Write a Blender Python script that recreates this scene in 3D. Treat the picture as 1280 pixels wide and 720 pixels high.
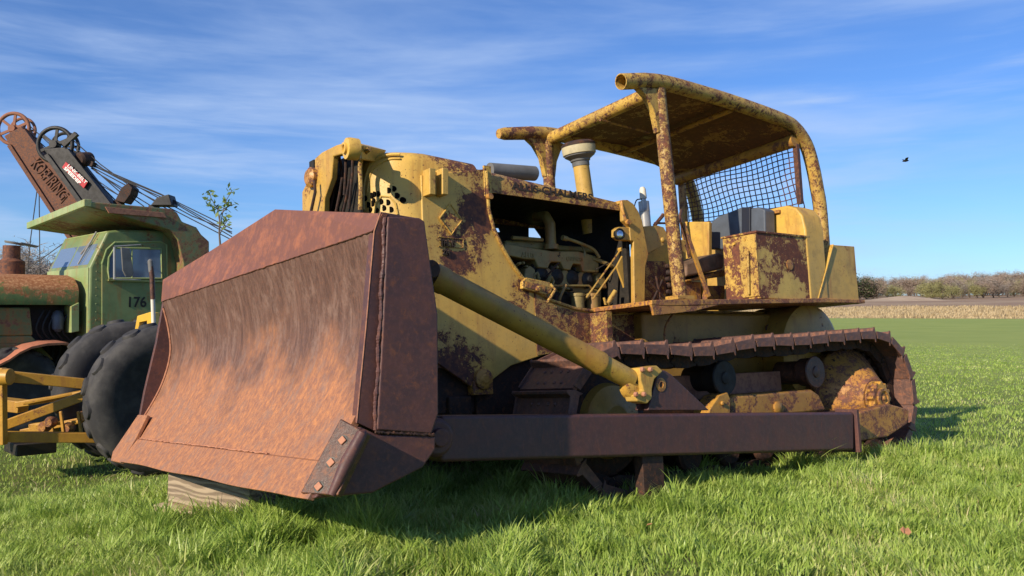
import bpy, bmesh, math, random
import numpy as np
from mathutils import Vector, Matrix
random.seed(7); rng = np.random.default_rng(11)
R = math.radians
SC = bpy.context.scene
for o in list(bpy.data.objects): bpy.data.objects.remove(o)
COL = SC.collection

# ---------------------------------------------------------------- camera
FPX = 1094.6; PITCH = math.atan(28 / FPX); CAMZ = 1.4
cd = bpy.data.cameras.new('camera'); cam = bpy.data.objects.new('camera', cd); COL.objects.link(cam)
cd.sensor_width = 36; cd.lens = FPX / 1280 * 36; cd.clip_start = .1; cd.clip_end = 5000
cam.location = (0, 0, CAMZ); cam.rotation_euler = (R(90) + PITCH, 0, 0)
SC.camera = cam
# ---------------------------------------------------------------- sun + sky
DOZ = np.array([[-.79983536, -.02736593, -.59959528], [.59876932, -.10577744, -.79390581], [-.04169768, -.9940132, .10099042]])
ca, sa = math.cos(PITCH), math.sin(PITCH)
def cam2w(q): return np.array([q[0], q[2] * ca + q[1] * sa, q[2] * sa - q[1] * ca])
DW = np.array([cam2w(v) for v in DOZ])                      # rows: forward, left, up of the bulldozer in the world
SA, SE = R(13), R(25.5)
sl = np.array([math.cos(SA) * math.cos(SE), math.sin(SA) * math.cos(SE), math.sin(SE)])
SUN = DW.T @ sl; SUN /= np.linalg.norm(SUN)
sd = bpy.data.lights.new('sun', 'SUN'); sun = bpy.data.objects.new('sun', sd); COL.objects.link(sun)
sd.energy = 5.0; sd.angle = R(.55); sd.color = (1, .855, .665)
sun.rotation_euler = Vector(SUN).to_track_quat('Z', 'Y').to_euler()
wd = bpy.data.worlds.new('World'); SC.world = wd; wd.use_nodes = True
nt = wd.node_tree; nt.nodes.clear()
def nn(nt, t, **k):
    n = nt.nodes.new(t)
    for a, b in k.items(): setattr(n, a, b)
    return n
sky = nn(nt, 'ShaderNodeTexSky', sky_type='NISHITA', sun_disc=False)
sky.sun_elevation = math.asin(SUN[2]); sky.sun_rotation = math.atan2(SUN[0], SUN[1])
sky.air_density = 1.0; sky.dust_density = .15; sky.ozone_density = 2.5
bg = nn(nt, 'ShaderNodeBackground'); bg.inputs[1].default_value = .115
wo = nn(nt, 'ShaderNodeOutputWorld')
tc = nn(nt, 'ShaderNodeTexCoord')
def cloud(scale, rot, loc, lo, hi, det=7, rough=.55):
    m = nn(nt, 'ShaderNodeMapping'); m.inputs['Scale'].default_value = scale; m.inputs['Rotation'].default_value = rot; m.inputs['Location'].default_value = loc
    n = nn(nt, 'ShaderNodeTexNoise'); n.inputs['Scale'].default_value = 1; n.inputs['Detail'].default_value = det; n.inputs['Roughness'].default_value = rough; n.inputs['Distortion'].default_value = .4
    r = nn(nt, 'ShaderNodeMapRange'); r.inputs[1].default_value = lo; r.inputs[2].default_value = hi; r.interpolation_type = 'SMOOTHSTEP'
    nt.links.new(tc.outputs['Generated'], m.inputs[0]); nt.links.new(m.outputs[0], n.inputs[0]); nt.links.new(n.outputs[0], r.inputs[0]); return r.outputs[0]
c1 = cloud((1.6, 1.2, 13), (0, R(4), 0), (3.3, 1.1, .4), .40, .78)
c2 = cloud((5, 4, 42), (0, R(-7), 0), (1.3, 5.1, 2.4), .42, .80)
c3 = cloud((1.2, 1.2, 3.0), (0, 0, 0), (.3, 2.1, 1.4), .38, .66, 3)
def M2(op, a, b):
    m = nn(nt, 'ShaderNodeMath', operation=op)
    for i, x in enumerate((a, b)):
        if isinstance(x, (int, float)): m.inputs[i].default_value = x
        else: nt.links.new(x, m.inputs[i])
    return m.outputs[0]
cm = M2('ADD', M2('MULTIPLY', c1, .55), M2('MULTIPLY', M2('MULTIPLY', c2, c3), .50))
cm = M2('MINIMUM', M2('MULTIPLY', cm, 1.2), .8)
mx = nn(nt, 'ShaderNodeMix', data_type='RGBA')
nt.links.new(cm, mx.inputs[0]); 
gr = nn(nt, 'ShaderNodeMix', data_type='RGBA', blend_type='MULTIPLY'); gr.inputs[0].default_value = 1
nt.links.new(sky.outputs[0], gr.inputs[6]); gr.inputs[7].default_value = (.42, .62, .96, 1)
nt.links.new(gr.outputs[2], mx.inputs[6]); mx.inputs[7].default_value = (3.4, 4.4, 6.3, 1)
nt.links.new(mx.outputs[2], bg.inputs[0]); nt.links.new(bg.outputs[0], wo.inputs[0])
vs = SC.view_settings; vs.view_transform = 'Standard'; vs.look = 'None'; vs.gamma = 1; vs.exposure = 0.40; vs.use_curve_mapping = False

# ---------------------------------------------------------------- frames: a pixel ray meets a known plane of a machine
class Frame:
    def __init__(s, M, O): s.M = np.array(M, float); s.O = np.array(O, float); s.C = s.M @ (np.array([0, 0, CAMZ]) - s.O)
    def at(s, px, py, ax, v):
        a = 'XYZ'.index(ax); d = s.M @ cam2w(((px - 640) / FPX, (py - 360) / FPX, 1.))
        t = (v - s.C[a]) / d[a]; p = s.C + t * d; p[a] = v
        return Vector(p)
    def matrix(s):
        m = Matrix.Identity(4)
        for i in range(3):
            for j in range(3): m[j][i] = s.M[i][j]
            m[i][3] = s.O[i]
        return m
def yawframe(deg, O):
    a = R(deg); return Frame([[-math.cos(a), -math.sin(a), 0], [math.sin(a), -math.cos(a), 0], [0, 0, 1]], O)
FD = Frame(DW, np.array([0, 0, CAMZ]) - DW.T @ np.array([4.584, 5.675, .866]))
D = FD.at
FW = Frame(np.eye(3), (0, 0, 0)); W = FW.at                  # world: W(px,py,'Y',distance)

# ---------------------------------------------------------------- mesh builder
class MB:
    def __init__(s): s.v = []; s.f = []
    def add(s, vs_, fs):
        k = len(s.v); s.v += [tuple(p) for p in vs_]; s.f += [tuple(i + k for i in f) for f in fs]; return s
    def box(s, x0, x1, y0, y1, z0, z1):
        return s.add([(x0, y0, z0), (x1, y0, z0), (x1, y1, z0), (x0, y1, z0), (x0, y0, z1), (x1, y0, z1), (x1, y1, z1), (x0, y1, z1)],
                     [(0, 3, 2, 1), (4, 5, 6, 7), (0, 1, 5, 4), (1, 2, 6, 5), (2, 3, 7, 6), (3, 0, 4, 7)])
    def bar(s, p0, p1, w, h, up=(0, 0, 1), w1=None, h1=None):
        p0 = Vector(p0); p1 = Vector(p1); d = (p1 - p0).normalized(); u = Vector(up); sd_ = d.cross(u).normalized(); u = sd_.cross(d).normalized()
        w1 = w if w1 is None else w1; h1 = h if h1 is None else h1
        vs_ = []
        for p, a, b in ((p0, w, h), (p1, w1, h1)):
            for i, j in ((-1, -1), (1, -1), (1, 1), (-1, 1)): vs_.append(p + sd_ * i * a / 2 + u * j * b / 2)
        return s.add(vs_, [(0, 1, 2, 3), (7, 6, 5, 4), (0, 4, 5, 1), (1, 5, 6, 2), (2, 6, 7, 3), (3, 7, 4, 0)])
    def prism(s, poly, ax, a, b):
        n = len(poly); k = 'XYZ'.index(ax)
        def P(q, v):
            q = list(q)
            if len(q) == 3: q = [q[i] for i in range(3) if i != k]
            q.insert(k, v); return q
        return s.add([P(q, a) for q in poly] + [P(q, b) for q in poly],
                     [tuple(range(n))[::-1], tuple(range(n, 2 * n))] + [(i, (i + 1) % n, n + (i + 1) % n, n + i) for i in range(n)])
    def loft(s, loops, cap=True, closed=True):
        n = len(loops[0]); vs_ = [p for l in loops for p in l]; fs = []
        for j in range(len(loops) - 1):
            for i in range(n if closed else n - 1):
                a, b = j * n + i, j * n + (i + 1) % n; fs.append((a, b, b + n, a + n))
        if cap and closed: fs += [tuple(range(n))[::-1], tuple(range((len(loops) - 1) * n, len(loops) * n))]
        return s.add(vs_, fs)
    def tube(s, pts, r, n=14, cap=True):
        pts = [Vector(p) for p in pts]; rs = r if isinstance(r, (list, tuple)) else [r] * len(pts); loops = []; ref = None
        for i, p in enumerate(pts):
            d = (pts[min(i + 1, len(pts) - 1)] - pts[max(i - 1, 0)]).normalized()
            if ref is None: ref = d.orthogonal().normalized()
            ref = (ref - d * ref.dot(d)).normalized(); q = d.cross(ref)
            loops.append([p + (ref * math.cos(t) + q * math.sin(t)) * rs[i] for t in [2 * math.pi * k / n for k in range(n)]])
        return s.loft(loops, cap)
    def pipe(s, p0, p1, r, wall, n=20):                     # hollow open-ended pipe
        p0 = Vector(p0); p1 = Vector(p1); d = (p1 - p0).normalized(); a = d.orthogonal().normalized(); b = d.cross(a)
        L = lambda p, rr: [p + (a * math.cos(t) + b * math.sin(t)) * rr for t in [2 * math.pi * k / n for k in range(n)]]
        return s.loft([L(p0, r), L(p1, r), L(p1, r - wall), L(p0, r - wall), L(p0, r)], cap=False)
    def lathe(s, prof, o, ax, n=28):                        # prof: (distance along axis, radius)
        o = Vector(o); d = Vector(ax).normalized(); a = d.orthogonal().normalized(); b = d.cross(a)
        return s.loft([[o + d * h + (a * math.cos(t) + b * math.sin(t)) * rr for t in [2 * math.pi * k / n for k in range(n)]] for h, rr in prof])
    def cyl(s, p0, p1, r, n=24): return s.tube([p0, p1], r, n)
    def plate(s, outline, holes, ax, a, b, n=14):           # outline 2D, holes (u,v,r) or polygons
        k = 'XYZ'.index(ax); bm = bmesh.new()
        for v in (a, b):
            es = []
            for lp in [outline] + [([(h[0] + h[2] * math.cos(t), h[1] + h[2] * math.sin(t)) for t in [2 * math.pi * i / n for i in range(n)]] if isinstance(h[0], (int, float)) else h) for h in holes]:
                vv = []
                for q in lp:
                    q = list(q)
                    if len(q) == 3: q = [q[i] for i in range(3) if i != k]
                    q.insert(k, v); vv.append(bm.verts.new(q))
                for i in range(len(vv)): es.append(bm.edges.new((vv[i], vv[(i + 1) % len(vv)])))
                if v == a: lp_store = None
            bmesh.ops.triangle_fill(bm, use_beauty=True, use_dissolve=False, edges=es)
        vs_ = [tuple(v.co) for v in bm.verts]; fs = [tuple(v.index for v in f.verts) for f in bm.faces]
        bm.verts.index_update(); fs = [tuple(v.index for v in f.verts) for f in bm.faces]
        h = len(vs_) // 2; sizes = [len(outline)] + [n if isinstance(q[0], (int, float)) else len(q) for q in holes]; st = 0
        for sz in sizes:
            for i in range(sz): fs.append((st + i, st + (i + 1) % sz, h + st + (i + 1) % sz, h + st + i))
            st += sz
        bm.free(); return s.add(vs_, fs)
    def build(s, name, mat, parent=None, bevel=0, seg=2, ang=38, smooth=True):
        me = bpy.data.meshes.new(name); me.from_pydata(s.v, [], s.f); me.validate(); 
        bm = bmesh.new(); bm.from_mesh(me); bmesh.ops.remove_doubles(bm, verts=bm.verts, dist=1e-5); bmesh.ops.recalc_face_normals(bm, faces=bm.faces); bm.to_mesh(me); bm.free()
        if smooth:
            me.polygons.foreach_set('use_smooth', [True] * len(me.polygons)); me.set_sharp_from_angle(angle=R(ang))
        me.materials.append(mat)
        o = bpy.data.objects.new(name, me); COL.objects.link(o)
        if parent is not None: o.parent = parent
        if bevel:
            m = o.modifiers.new('bevel', 'BEVEL'); m.width = bevel; m.segments = seg; m.limit_method = 'ANGLE'; m.angle_limit = R(40); m.harden_normals = True
        return o
def empty(name, mtx=None, loc=None):
    o = bpy.data.objects.new(name, None); COL.objects.link(o); o.empty_display_size = .2
    if mtx is not None: o.matrix_world = mtx
    if loc is not None: o.location = loc
    return o
def tag(o, label=None, cat=None, group=None, kind=None):
    for k, v in (('label', label), ('category', cat), ('group', group), ('kind', kind)):
        if v: o[k] = v
    return o
def arc(c, r, a0, a1, n):
    return [(c[0] + r * math.cos(R(a0 + (a1 - a0) * i / n)), c[1] + r * math.sin(R(a0 + (a1 - a0) * i / n))) for i in range(n + 1)]
def catmull(P, n=6):
    P = [Vector(p) for p in P]; out = []
    for i in range(len(P) - 1):
        a, b, c, d = P[max(i - 1, 0)], P[i], P[i + 1], P[min(i + 2, len(P) - 1)]
        for k in range(n):
            t = k / n; out.append(.5 * ((2 * b) + (c - a) * t + (2 * a - 5 * b + 4 * c - d) * t * t + (3 * b - a - 3 * c + d) * t ** 3))
    return out + [P[-1]]
def text(s, name, mat, parent, origin, xdir, ydir, size, depth=.003, bold=.0, align='LEFT', squash=1.0, spacing=1.0):
    c = bpy.data.curves.new(name, 'FONT'); c.body = s; c.size = size; c.extrude = depth; c.offset = bold; c.align_x = align; c.space_character = spacing
    t = bpy.data.objects.new(name, c); COL.objects.link(t)
    dg = bpy.context.evaluated_depsgraph_get(); me = bpy.data.meshes.new_from_object(t.evaluated_get(dg)); bpy.data.objects.remove(t)
    x = Vector(xdir).normalized(); z = x.cross(Vector(ydir)).normalized(); y = z.cross(x); o0 = Vector(origin)
    for v in me.vertices: q = v.co.copy(); v.co = o0 + x * q.x * squash + y * q.y + z * q.z
    me.materials.clear(); me.materials.append(mat); o = bpy.data.objects.new(name, me); COL.objects.link(o)
    if parent is not None: o.parent = parent
    return o

# ---------------------------------------------------------------- materials
class Mat:
    def __init__(s, name):
        s.m = bpy.data.materials.new(name); s.m.use_nodes = True; s.nt = s.m.node_tree; s.nt.nodes.clear()
        s.out = nn(s.nt, 'ShaderNodeOutputMaterial'); s.p = nn(s.nt, 'ShaderNodeBsdfPrincipled'); s.nt.links.new(s.p.outputs[0], s.out.inputs[0])
        s.tc = nn(s.nt, 'ShaderNodeTexCoord'); s.co = s.tc.outputs['Object']
    def L(s, a, b): s.nt.links.new(a, b)
    def S(s, sock, x):
        if hasattr(x, 'links'): s.L(x, sock)
        else: sock.default_value = x if not (isinstance(x, tuple) and len(x) == 3 and len(sock.default_value) == 4) else (*x, 1)
    def noise(s, scale, detail=6, rough=.6, dist=0., stretch=None, loc=None, rot=None):
        n = nn(s.nt, 'ShaderNodeTexNoise'); n.inputs['Scale'].default_value = scale; n.inputs['Detail'].default_value = detail; n.inputs['Roughness'].default_value = rough; n.inputs['Distortion'].default_value = dist
        m = nn(s.nt, 'ShaderNodeMapping'); s.L(s.co, m.inputs[0])
        if stretch: m.inputs['Scale'].default_value = stretch
        if rot: m.inputs['Rotation'].default_value = rot
        m.inputs['Location'].default_value = loc or (random.uniform(-9, 9), random.uniform(-9, 9), random.uniform(-9, 9))
        s.L(m.outputs[0], n.inputs[0]); return n.outputs[0]
    def math(s, op, a, b=0.):
        m = nn(s.nt, 'ShaderNodeMath', operation=op); s.S(m.inputs[0], a); s.S(m.inputs[1], b); return m.outputs[0]
    def rng(s, x, lo, hi, a=0., b=1., smooth=True):
        m = nn(s.nt, 'ShaderNodeMapRange'); s.L(x, m.inputs[0]); m.inputs[1].default_value = lo; m.inputs[2].default_value = hi; m.inputs[3].default_value = a; m.inputs[4].default_value = b
        if smooth: m.interpolation_type = 'SMOOTHSTEP'
        return m.outputs[0]
    def mix(s, f, a, b, blend='MIX'):
        m = nn(s.nt, 'ShaderNodeMix', data_type='RGBA', blend_type=blend); s.S(m.inputs[0], f); s.S(m.inputs[6], a); s.S(m.inputs[7], b); return m.outputs[2]
    def blob(s, c, r, strength, sc=(1, 1, 1)):
        m = nn(s.nt, 'ShaderNodeMapping'); s.L(s.co, m.inputs[0]); m.inputs['Scale'].default_value = sc
        d = nn(s.nt, 'ShaderNodeVectorMath', operation='DISTANCE'); s.L(m.outputs[0], d.inputs[0]); d.inputs[1].default_value = [c[i] * sc[i] for i in range(3)]
        return s.rng(d.outputs['Value'], r, r * .25, 0, strength)
    def bump(s, h, dist=.004, strength=.6):
        b = nn(s.nt, 'ShaderNodeBump'); b.inputs['Distance'].default_value = dist; b.inputs['Strength'].default_value = strength; s.L(h, b.inputs['Height']); s.L(b.outputs[0], s.p.inputs['Normal'])
    def set(s, col=None, rough=None, metal=None, spec=None):
        if col is not None: s.S(s.p.inputs['Base Color'], col)
        if rough is not None: s.S(s.p.inputs['Roughness'], rough)
        if metal is not None: s.S(s.p.inputs['Metallic'], metal)
        if spec is not None: s.p.inputs['Specular IOR Level'].default_value = spec
        return s.m
YEL = (.52, .31, .055); YEL2 = (.42, .265, .065); OCH = (.33, .17, .035); RU1 = (.075, .031, .026); RU2 = (.19, .068, .032)
def painted(name, base=YEL, base2=YEL2, thr=.60, scale=2.6, blobs=(), rust=RU1, rust2=RU2, rough=.45, speck=.66, stain=.5, halo=.06):
    m = Mat(name)
    A = m.noise(scale, 9, .72, .6); Bn = m.noise(scale * 4.5, 7, .75, .3); Cn = m.noise(scale * 15, 6, .75); v = m.math('ADD', m.math('ADD', m.math('MULTIPLY', A, .46), m.math('MULTIPLY', Bn, .32)), m.math('MULTIPLY', Cn, .24))
    for b in blobs: v = m.math('ADD', v, m.blob(*b))
    mask = m.rng(v, thr - .006, thr + .012)
    sp = m.noise(scale * 16, 4, .6); sp = m.rng(sp, speck, speck + .02); mask = m.math('MAXIMUM', mask, sp)
    hal = m.rng(v, thr - halo, thr + .01, 0, .55)
    big = m.rng(m.noise(1.7, 4, .6), .35, .65); mid = m.noise(9, 6, .7)
    col = m.mix(big, base, base2)
    col = m.mix(m.rng(mid, .42, .72, 0, stain), col, tuple(c * .62 for c in base2))
    dr = m.noise(7, 5, .65, .2, stretch=(1, 1, .16)); col = m.mix(m.rng(dr, .50, .72, 0, min(1, stain * 1.35)), col, (.30, .13, .035))
    col = m.mix(hal, col, (.30, .125, .03))
    rn = m.noise(24, 6, .7); rc = m.mix(m.rng(rn, .42, .66), rust, rust2)
    m.set(m.mix(mask, col, rc), m.math('ADD', rough, m.math('MULTIPLY', mask, .35)), 0., .4)
    m.bump(m.math('ADD', m.math('MULTIPLY', mask, -.5), m.math('MULTIPLY', m.noise(60, 4, .6), .4)), .0035, .7)
    return m.m
def rusty(name, c1=(.10, .042, .032), c2=(.22, .075, .033), c3=(.055, .03, .028), streak=None, orange=.62, rough=.82, scl=5, bmp=.6, fine=40):
    m = Mat(name); a = m.noise(scl, 8, .7, .3); b = m.noise(scl * 4, 8, .72, .4, stretch=streak); c = m.noise(fine, 5, .7)
    col = m.mix(m.rng(a, .38, .62), c1, c3); col = m.mix(m.rng(b, orange - .14, orange + .06), col, c2); col = m.mix(m.rng(c, .45, .7, 0, .45), col, tuple(x * 1.5 for x in c1))
    m.set(col, m.rng(b, .3, .7, rough - .18, rough + .05), 0., .35); m.bump(m.math('ADD', c, b), .003, bmp); return m.m
def plain(name, col, rough=.6, metal=0., var=.25, spec=.4, bmp=.0, scl=8):
    m = Mat(name); a = m.noise(scl, 6, .65, .2); c = m.mix(m.rng(a, .35, .7), col, tuple(x * (1 - var) for x in col)); m.set(c, m.rng(a, .3, .7, max(rough - .08, .02), rough + .08), metal, spec)
    if bmp: m.bump(m.noise(scl * 6, 5, .6), .004, bmp)
    return m.m
nose_blobs = [((1.12, .52, 1.98), .50, .125, (1, 1, 1)), ((.92, .52, 2.10), .24, .12, (1, 1, 1)), ((1.05, .52, 2.46), .45, .15, (.6, 1, 2.4)), ((1.18, .52, 1.62), .25, .12, (1, 1, 1)), ((1.25, .52, 1.0), .40, .10, (1, 1, 1)), ((.62, .52, 1.45), .25, .13, (1, 1, 1)), ((1.2, .52, .92), .5, .07, (1, 1, 1)), ((1.17, .52, 1.80), .10, -.16, (1, 1, 2)), ((1.35, .5, 2.2), .28, -.14, (1, 1, 1)), ((1.6, .2, 2.1), .5, -.12, (1, 1, 1)), ((.95, .52, 1.4), .35, -.10, (1, 1, 1))]
M = {}
M['nose'] = painted('nose_paint', (.62, .385, .075), (.52, .345, .09), thr=.632, blobs=nose_blobs, scale=4.2, rough=.42, stain=.4, speck=.655)
M['yellow'] = painted('weathered_yellow', thr=.582, scale=4)
M['yellow_clean'] = painted('faded_yellow', (.58, .35, .06), (.48, .31, .075), thr=.600, scale=3.6, stain=.7, speck=.67)
M['yellow_rust'] = painted('flaking_yellow', thr=.51, scale=5, speck=.6)
M['tube_paint'] = painted('flaking_tube_paint', (.58, .37, .07), (.46, .31, .08), thr=.536, scale=12, speck=.60)
M['post_paint'] = painted('flaking_post_paint', (.58, .37, .08), (.46, .31, .09), thr=.505, scale=14, speck=.60)
M['box_paint'] = painted('toolbox_paint', (.58, .40, .09), (.5, .34, .08), thr=.492, scale=4.2, speck=.66, rust=(.10, .035, .025), rust2=(.17, .06, .03), blobs=[((-1.9, 1.12, 1.45), .35, -.12, (1, 1, 1.5))])
M['lower_paint'] = painted('side_frame_paint', (.42, .28, .06), (.36, .26, .08), thr=.505, scale=6, speck=.56)
M['brace_paint'] = painted('brace_paint', (.37, .215, .04), (.26, .155, .04), thr=.64, scale=4, speck=.66, stain=.6, rough=.5)
M['roof_under'] = painted('roof_paint', (.36, .21, .05), (.28, .16, .045), thr=.465, scale=3, rust=(.10, .045, .03), rust2=(.16, .07, .035))
M['ochre'] = painted('ochre_paint', (.48, .26, .045), (.36, .19, .04), thr=.53, scale=4, rust=(.12, .055, .04), rust2=(.24, .1, .045))
M['lower_ochre'] = painted('greasy_ochre', (.44, .26, .05), (.35, .20, .045), thr=.60, scale=3, rust=(.10, .05, .035), rust2=(.2, .09, .04))
M['hub_rust'] = painted('hub_paint', (.50, .26, .05), (.42, .20, .05), thr=.515, scale=8, rust=(.13, .06, .045), rust2=(.26, .10, .05))
M['steel'] = rusty('maroon_steel', (.105, .045, .037), (.17, .066, .038), (.070, .036, .036), orange=.66, rough=.62, bmp=.25)
M['beam'] = rusty('beam_steel', (.085, .038, .034), (.13, .052, .035), (.062, .033, .034), orange=.66, rough=.5, bmp=.3, scl=6, streak=(1, 1, .3))
M['track'] = rusty('track_steel', (.15, .078, .058), (.24, .10, .055), (.09, .052, .046), orange=.62, rough=.6)
M['dark_rust'] = rusty('dark_rust', (.045, .024, .018), (.11, .045, .022), (.02, .013, .012), orange=.62)
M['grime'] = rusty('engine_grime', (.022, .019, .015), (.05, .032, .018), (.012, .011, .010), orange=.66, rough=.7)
M['oxide'] = rusty('dark_oxide', (.085, .040, .028), (.20, .078, .036), (.05, .026, .02), orange=.62, rough=.5, scl=7)
def blade_mat():
    m = Mat('blade_face')
    a = m.noise(1.6, 7, .65, .3); b = m.noise(30, 10, .82, .25, stretch=(1, 1, .5), rot=(R(28), 0, 0)); c = m.noise(90, 6, .8, .1, stretch=(1, 1, .35)); st = m.noise(30, 9, .78, .05, stretch=(1, 1, .06))
    sx = nn(m.nt, 'ShaderNodeSeparateXYZ'); m.L(m.co, sx.inputs[0]); z = sx.outputs[2]
    low = m.rng(m.math('ADD', z, m.math('MULTIPLY', m.math('SUBTRACT', a, .5), 1.6)), 1.30, .75)     # scoured orange low, dull brown high
    top = m.mix(m.rng(st, .38, .66), (.080, .042, .032), (.155, .084, .062))
    bot = m.mix(m.rng(b, .38, .68), (.225, .105, .066), (.47, .20, .078))
    col = m.mix(low, top, bot)
    col = m.mix(m.rng(c, .52, .74, 0, .5), col, (.40, .155, .07))
    col = m.mix(m.rng(m.noise(8, 9, .8, .4, stretch=(1, 1, .5), rot=(R(28), 0, 0)), .48, .64, 0, .7), col, (.215, .135, .105))
    guard = m.rng(z, 1.60, 1.615); g = m.mix(m.rng(m.noise(7, 10, .8), .44, .66), (.16, .065, .046), (.30, .11, .055)); col = m.mix(guard, col, g)
    m.set(col, m.rng(b, .3, .7, .5, .75), 0., .35); m.bump(m.math('ADD', m.math('ADD', b, c), m.math('MULTIPLY', a, 3.)), .003, .55); return m.m
M['blade'] = blade_mat()
M['rubber'] = None
def rubber():
    m = Mat('old_rubber'); a = m.noise(5, 6, .6); c = m.mix(m.rng(a, .4, .7), (.028, .028, .030), (.062, .06, .058)); v = m.noise(30, 5, .7)
    c = m.mix(m.rng(v, .6, .75, 0, .4), c, (.11, .1, .09)); m.set(c, .75, 0., .3); m.bump(m.math('ADD', a, v), .004, .5); return m.m
M['rubber'] = rubber()
M['green'] = painted('green_paint', (.13, .19, .07), (.20, .26, .105), thr=.585, scale=2.6, rust=(.16, .07, .035), rust2=(.28, .14, .07), speck=.68, stain=.45)
M['green_light'] = painted('pale_green_paint', (.22, .30, .11), (.30, .36, .16), thr=.59, scale=3.2, rust=(.18, .08, .04), rust2=(.33, .15, .06), speck=.70, stain=.3)
M['hood_green'] = painted('rusted_green_hood', (.17, .20, .06), (.10, .17, .05), thr=.60, scale=3.0, rust=(.26, .10, .035), rust2=(.46, .24, .11), blobs=[((2, -1.0, 2.15), .62, .22, (.02, .3, 1))], stain=.8)
M['canopy_green'] = painted('canopy_green', (.12, .165, .065), (.18, .205, .09), thr=.54, scale=1.6, rust=(.16, .075, .045), rust2=(.26, .13, .08))
M['red_fender'] = rusty('faded_red_fender', (.36, .13, .075), (.42, .17, .10), (.28, .10, .06), orange=.5, rough=.7)
M['rust_strip'] = rusty('rust_strip', (.26, .11, .07), (.36, .17, .10), (.18, .08, .06), orange=.5)
M['boom_rust'] = rusty('boom_rust', (.10, .045, .032), (.20, .08, .04), (.06, .03, .027), orange=.55)
M['boom_black'] = plain('boom_black', (.022, .021, .022), .55, var=.4)
M['sheave_rust'] = rusty('sheave_rust', (.20, .085, .055), (.26, .11, .065), (.12, .06, .045), orange=.5)
M['cable'] = plain('cable', (.03, .028, .028), .6)
M['frame_yellow'] = painted('frame_yellow', (.50, .27, .03), (.40, .21, .03), thr=.60, scale=6, rust=(.16, .065, .03), rust2=(.3, .13, .04))
M['bright_yellow'] = plain('bright_yellow', (.72, .42, .03), .5, var=.15)
M['grey_pipe'] = plain('grey_pipe', (.15, .15, .145), .55, var=.35, scl=5)
M['cream'] = plain('cream_cap', (.46, .40, .24), .55, var=.3)
M['silver'] = plain('silver', (.42, .41, .38), .35, .45, .3)
M['white'] = plain('white_plastic', (.66, .62, .52), .5, var=.15)
M['seat'] = plain('seat_vinyl', (.085, .10, .125), .42, var=.25, bmp=.15)
M['seat_shadow'] = plain('seat_vinyl_shadow', (.018, .02, .03), .42)  # seat vinyl darkened to paint a post's shadow
M['cushion'] = plain('cushion_brown', (.19, .115, .07), .75, var=.5, bmp=.3)
M['wire'] = plain('wire', (.10, .05, .045), .7)
M['black'] = plain('black', (.012, .012, .012), .5)
M['hole'] = plain('hole_black', (.006, .005, .004), .95, var=.1, spec=.05)
M['letter'] = plain('letter_dark', (.045, .03, .02), .7, var=.5)
M['red_sign'] = plain('red_sign', (.48, .02, .03), .45, var=.1)
M['sign_white'] = plain('sign_white', (.8, .78, .75), .5, var=.05)
M['dirt'] = plain('dry_dirt', (.22, .15, .09), .95, var=.5, bmp=.8)
M['copper'] = rusty('bolt_rust', (.34, .14, .08), (.42, .2, .12), (.24, .1, .06), orange=.5)
M['engine_paint'] = painted('oily_engine_paint', (.32, .24, .07), (.24, .185, .065), thr=.60, scale=5, rust=(.035, .028, .02), rust2=(.05, .035, .02), stain=.8)
def glass():
    m = Mat('window_glass'); m.set((.13, .18, .26), .06, 0., 1.0); return m.m  # blue base colour paints in the reflected sky
M['glass'] = glass()
def chrome():
    m = Mat('mirror'); m.set((.6, .62, .65), .12, 1.); return m.m
M['mirror'] = chrome()
def wood(name, c1, c2):
    m = Mat(name); m.co = m.tc.outputs['Object']
    w = nn(m.nt, 'ShaderNodeTexWave'); w.wave_type = 'RINGS'; w.rings_direction = 'X'; w.inputs['Scale'].default_value = 8; w.inputs['Distortion'].default_value = 9; w.inputs['Detail'].default_value = 3; w.inputs['Detail Scale'].default_value = 1.2
    mp = nn(m.nt, 'ShaderNodeMapping'); m.L(m.co, mp.inputs[0]); mp.inputs['Scale'].default_value = (.25, 1, 1); mp.inputs['Location'].default_value = (0, .1, .22); m.L(mp.outputs[0], w.inputs[0])
    c = m.mix(m.rng(w.outputs['Fac'], .2, .9), c1, c2); c = m.mix(m.rng(m.noise(50, 4, .6, stretch=(.1, 1, 1)), .45, .7, 0, .4), c, tuple(x * .5 for x in c1)); m.set(c, .85, 0., .2); m.bump(w.outputs['Fac'], .003, .5); return m.m
M['wood'] = wood('weathered_timber', (.20, .155, .11), (.36, .29, .205))
M['wood2'] = wood('pale_plank', (.34, .25, .15), (.48, .38, .26))
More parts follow.
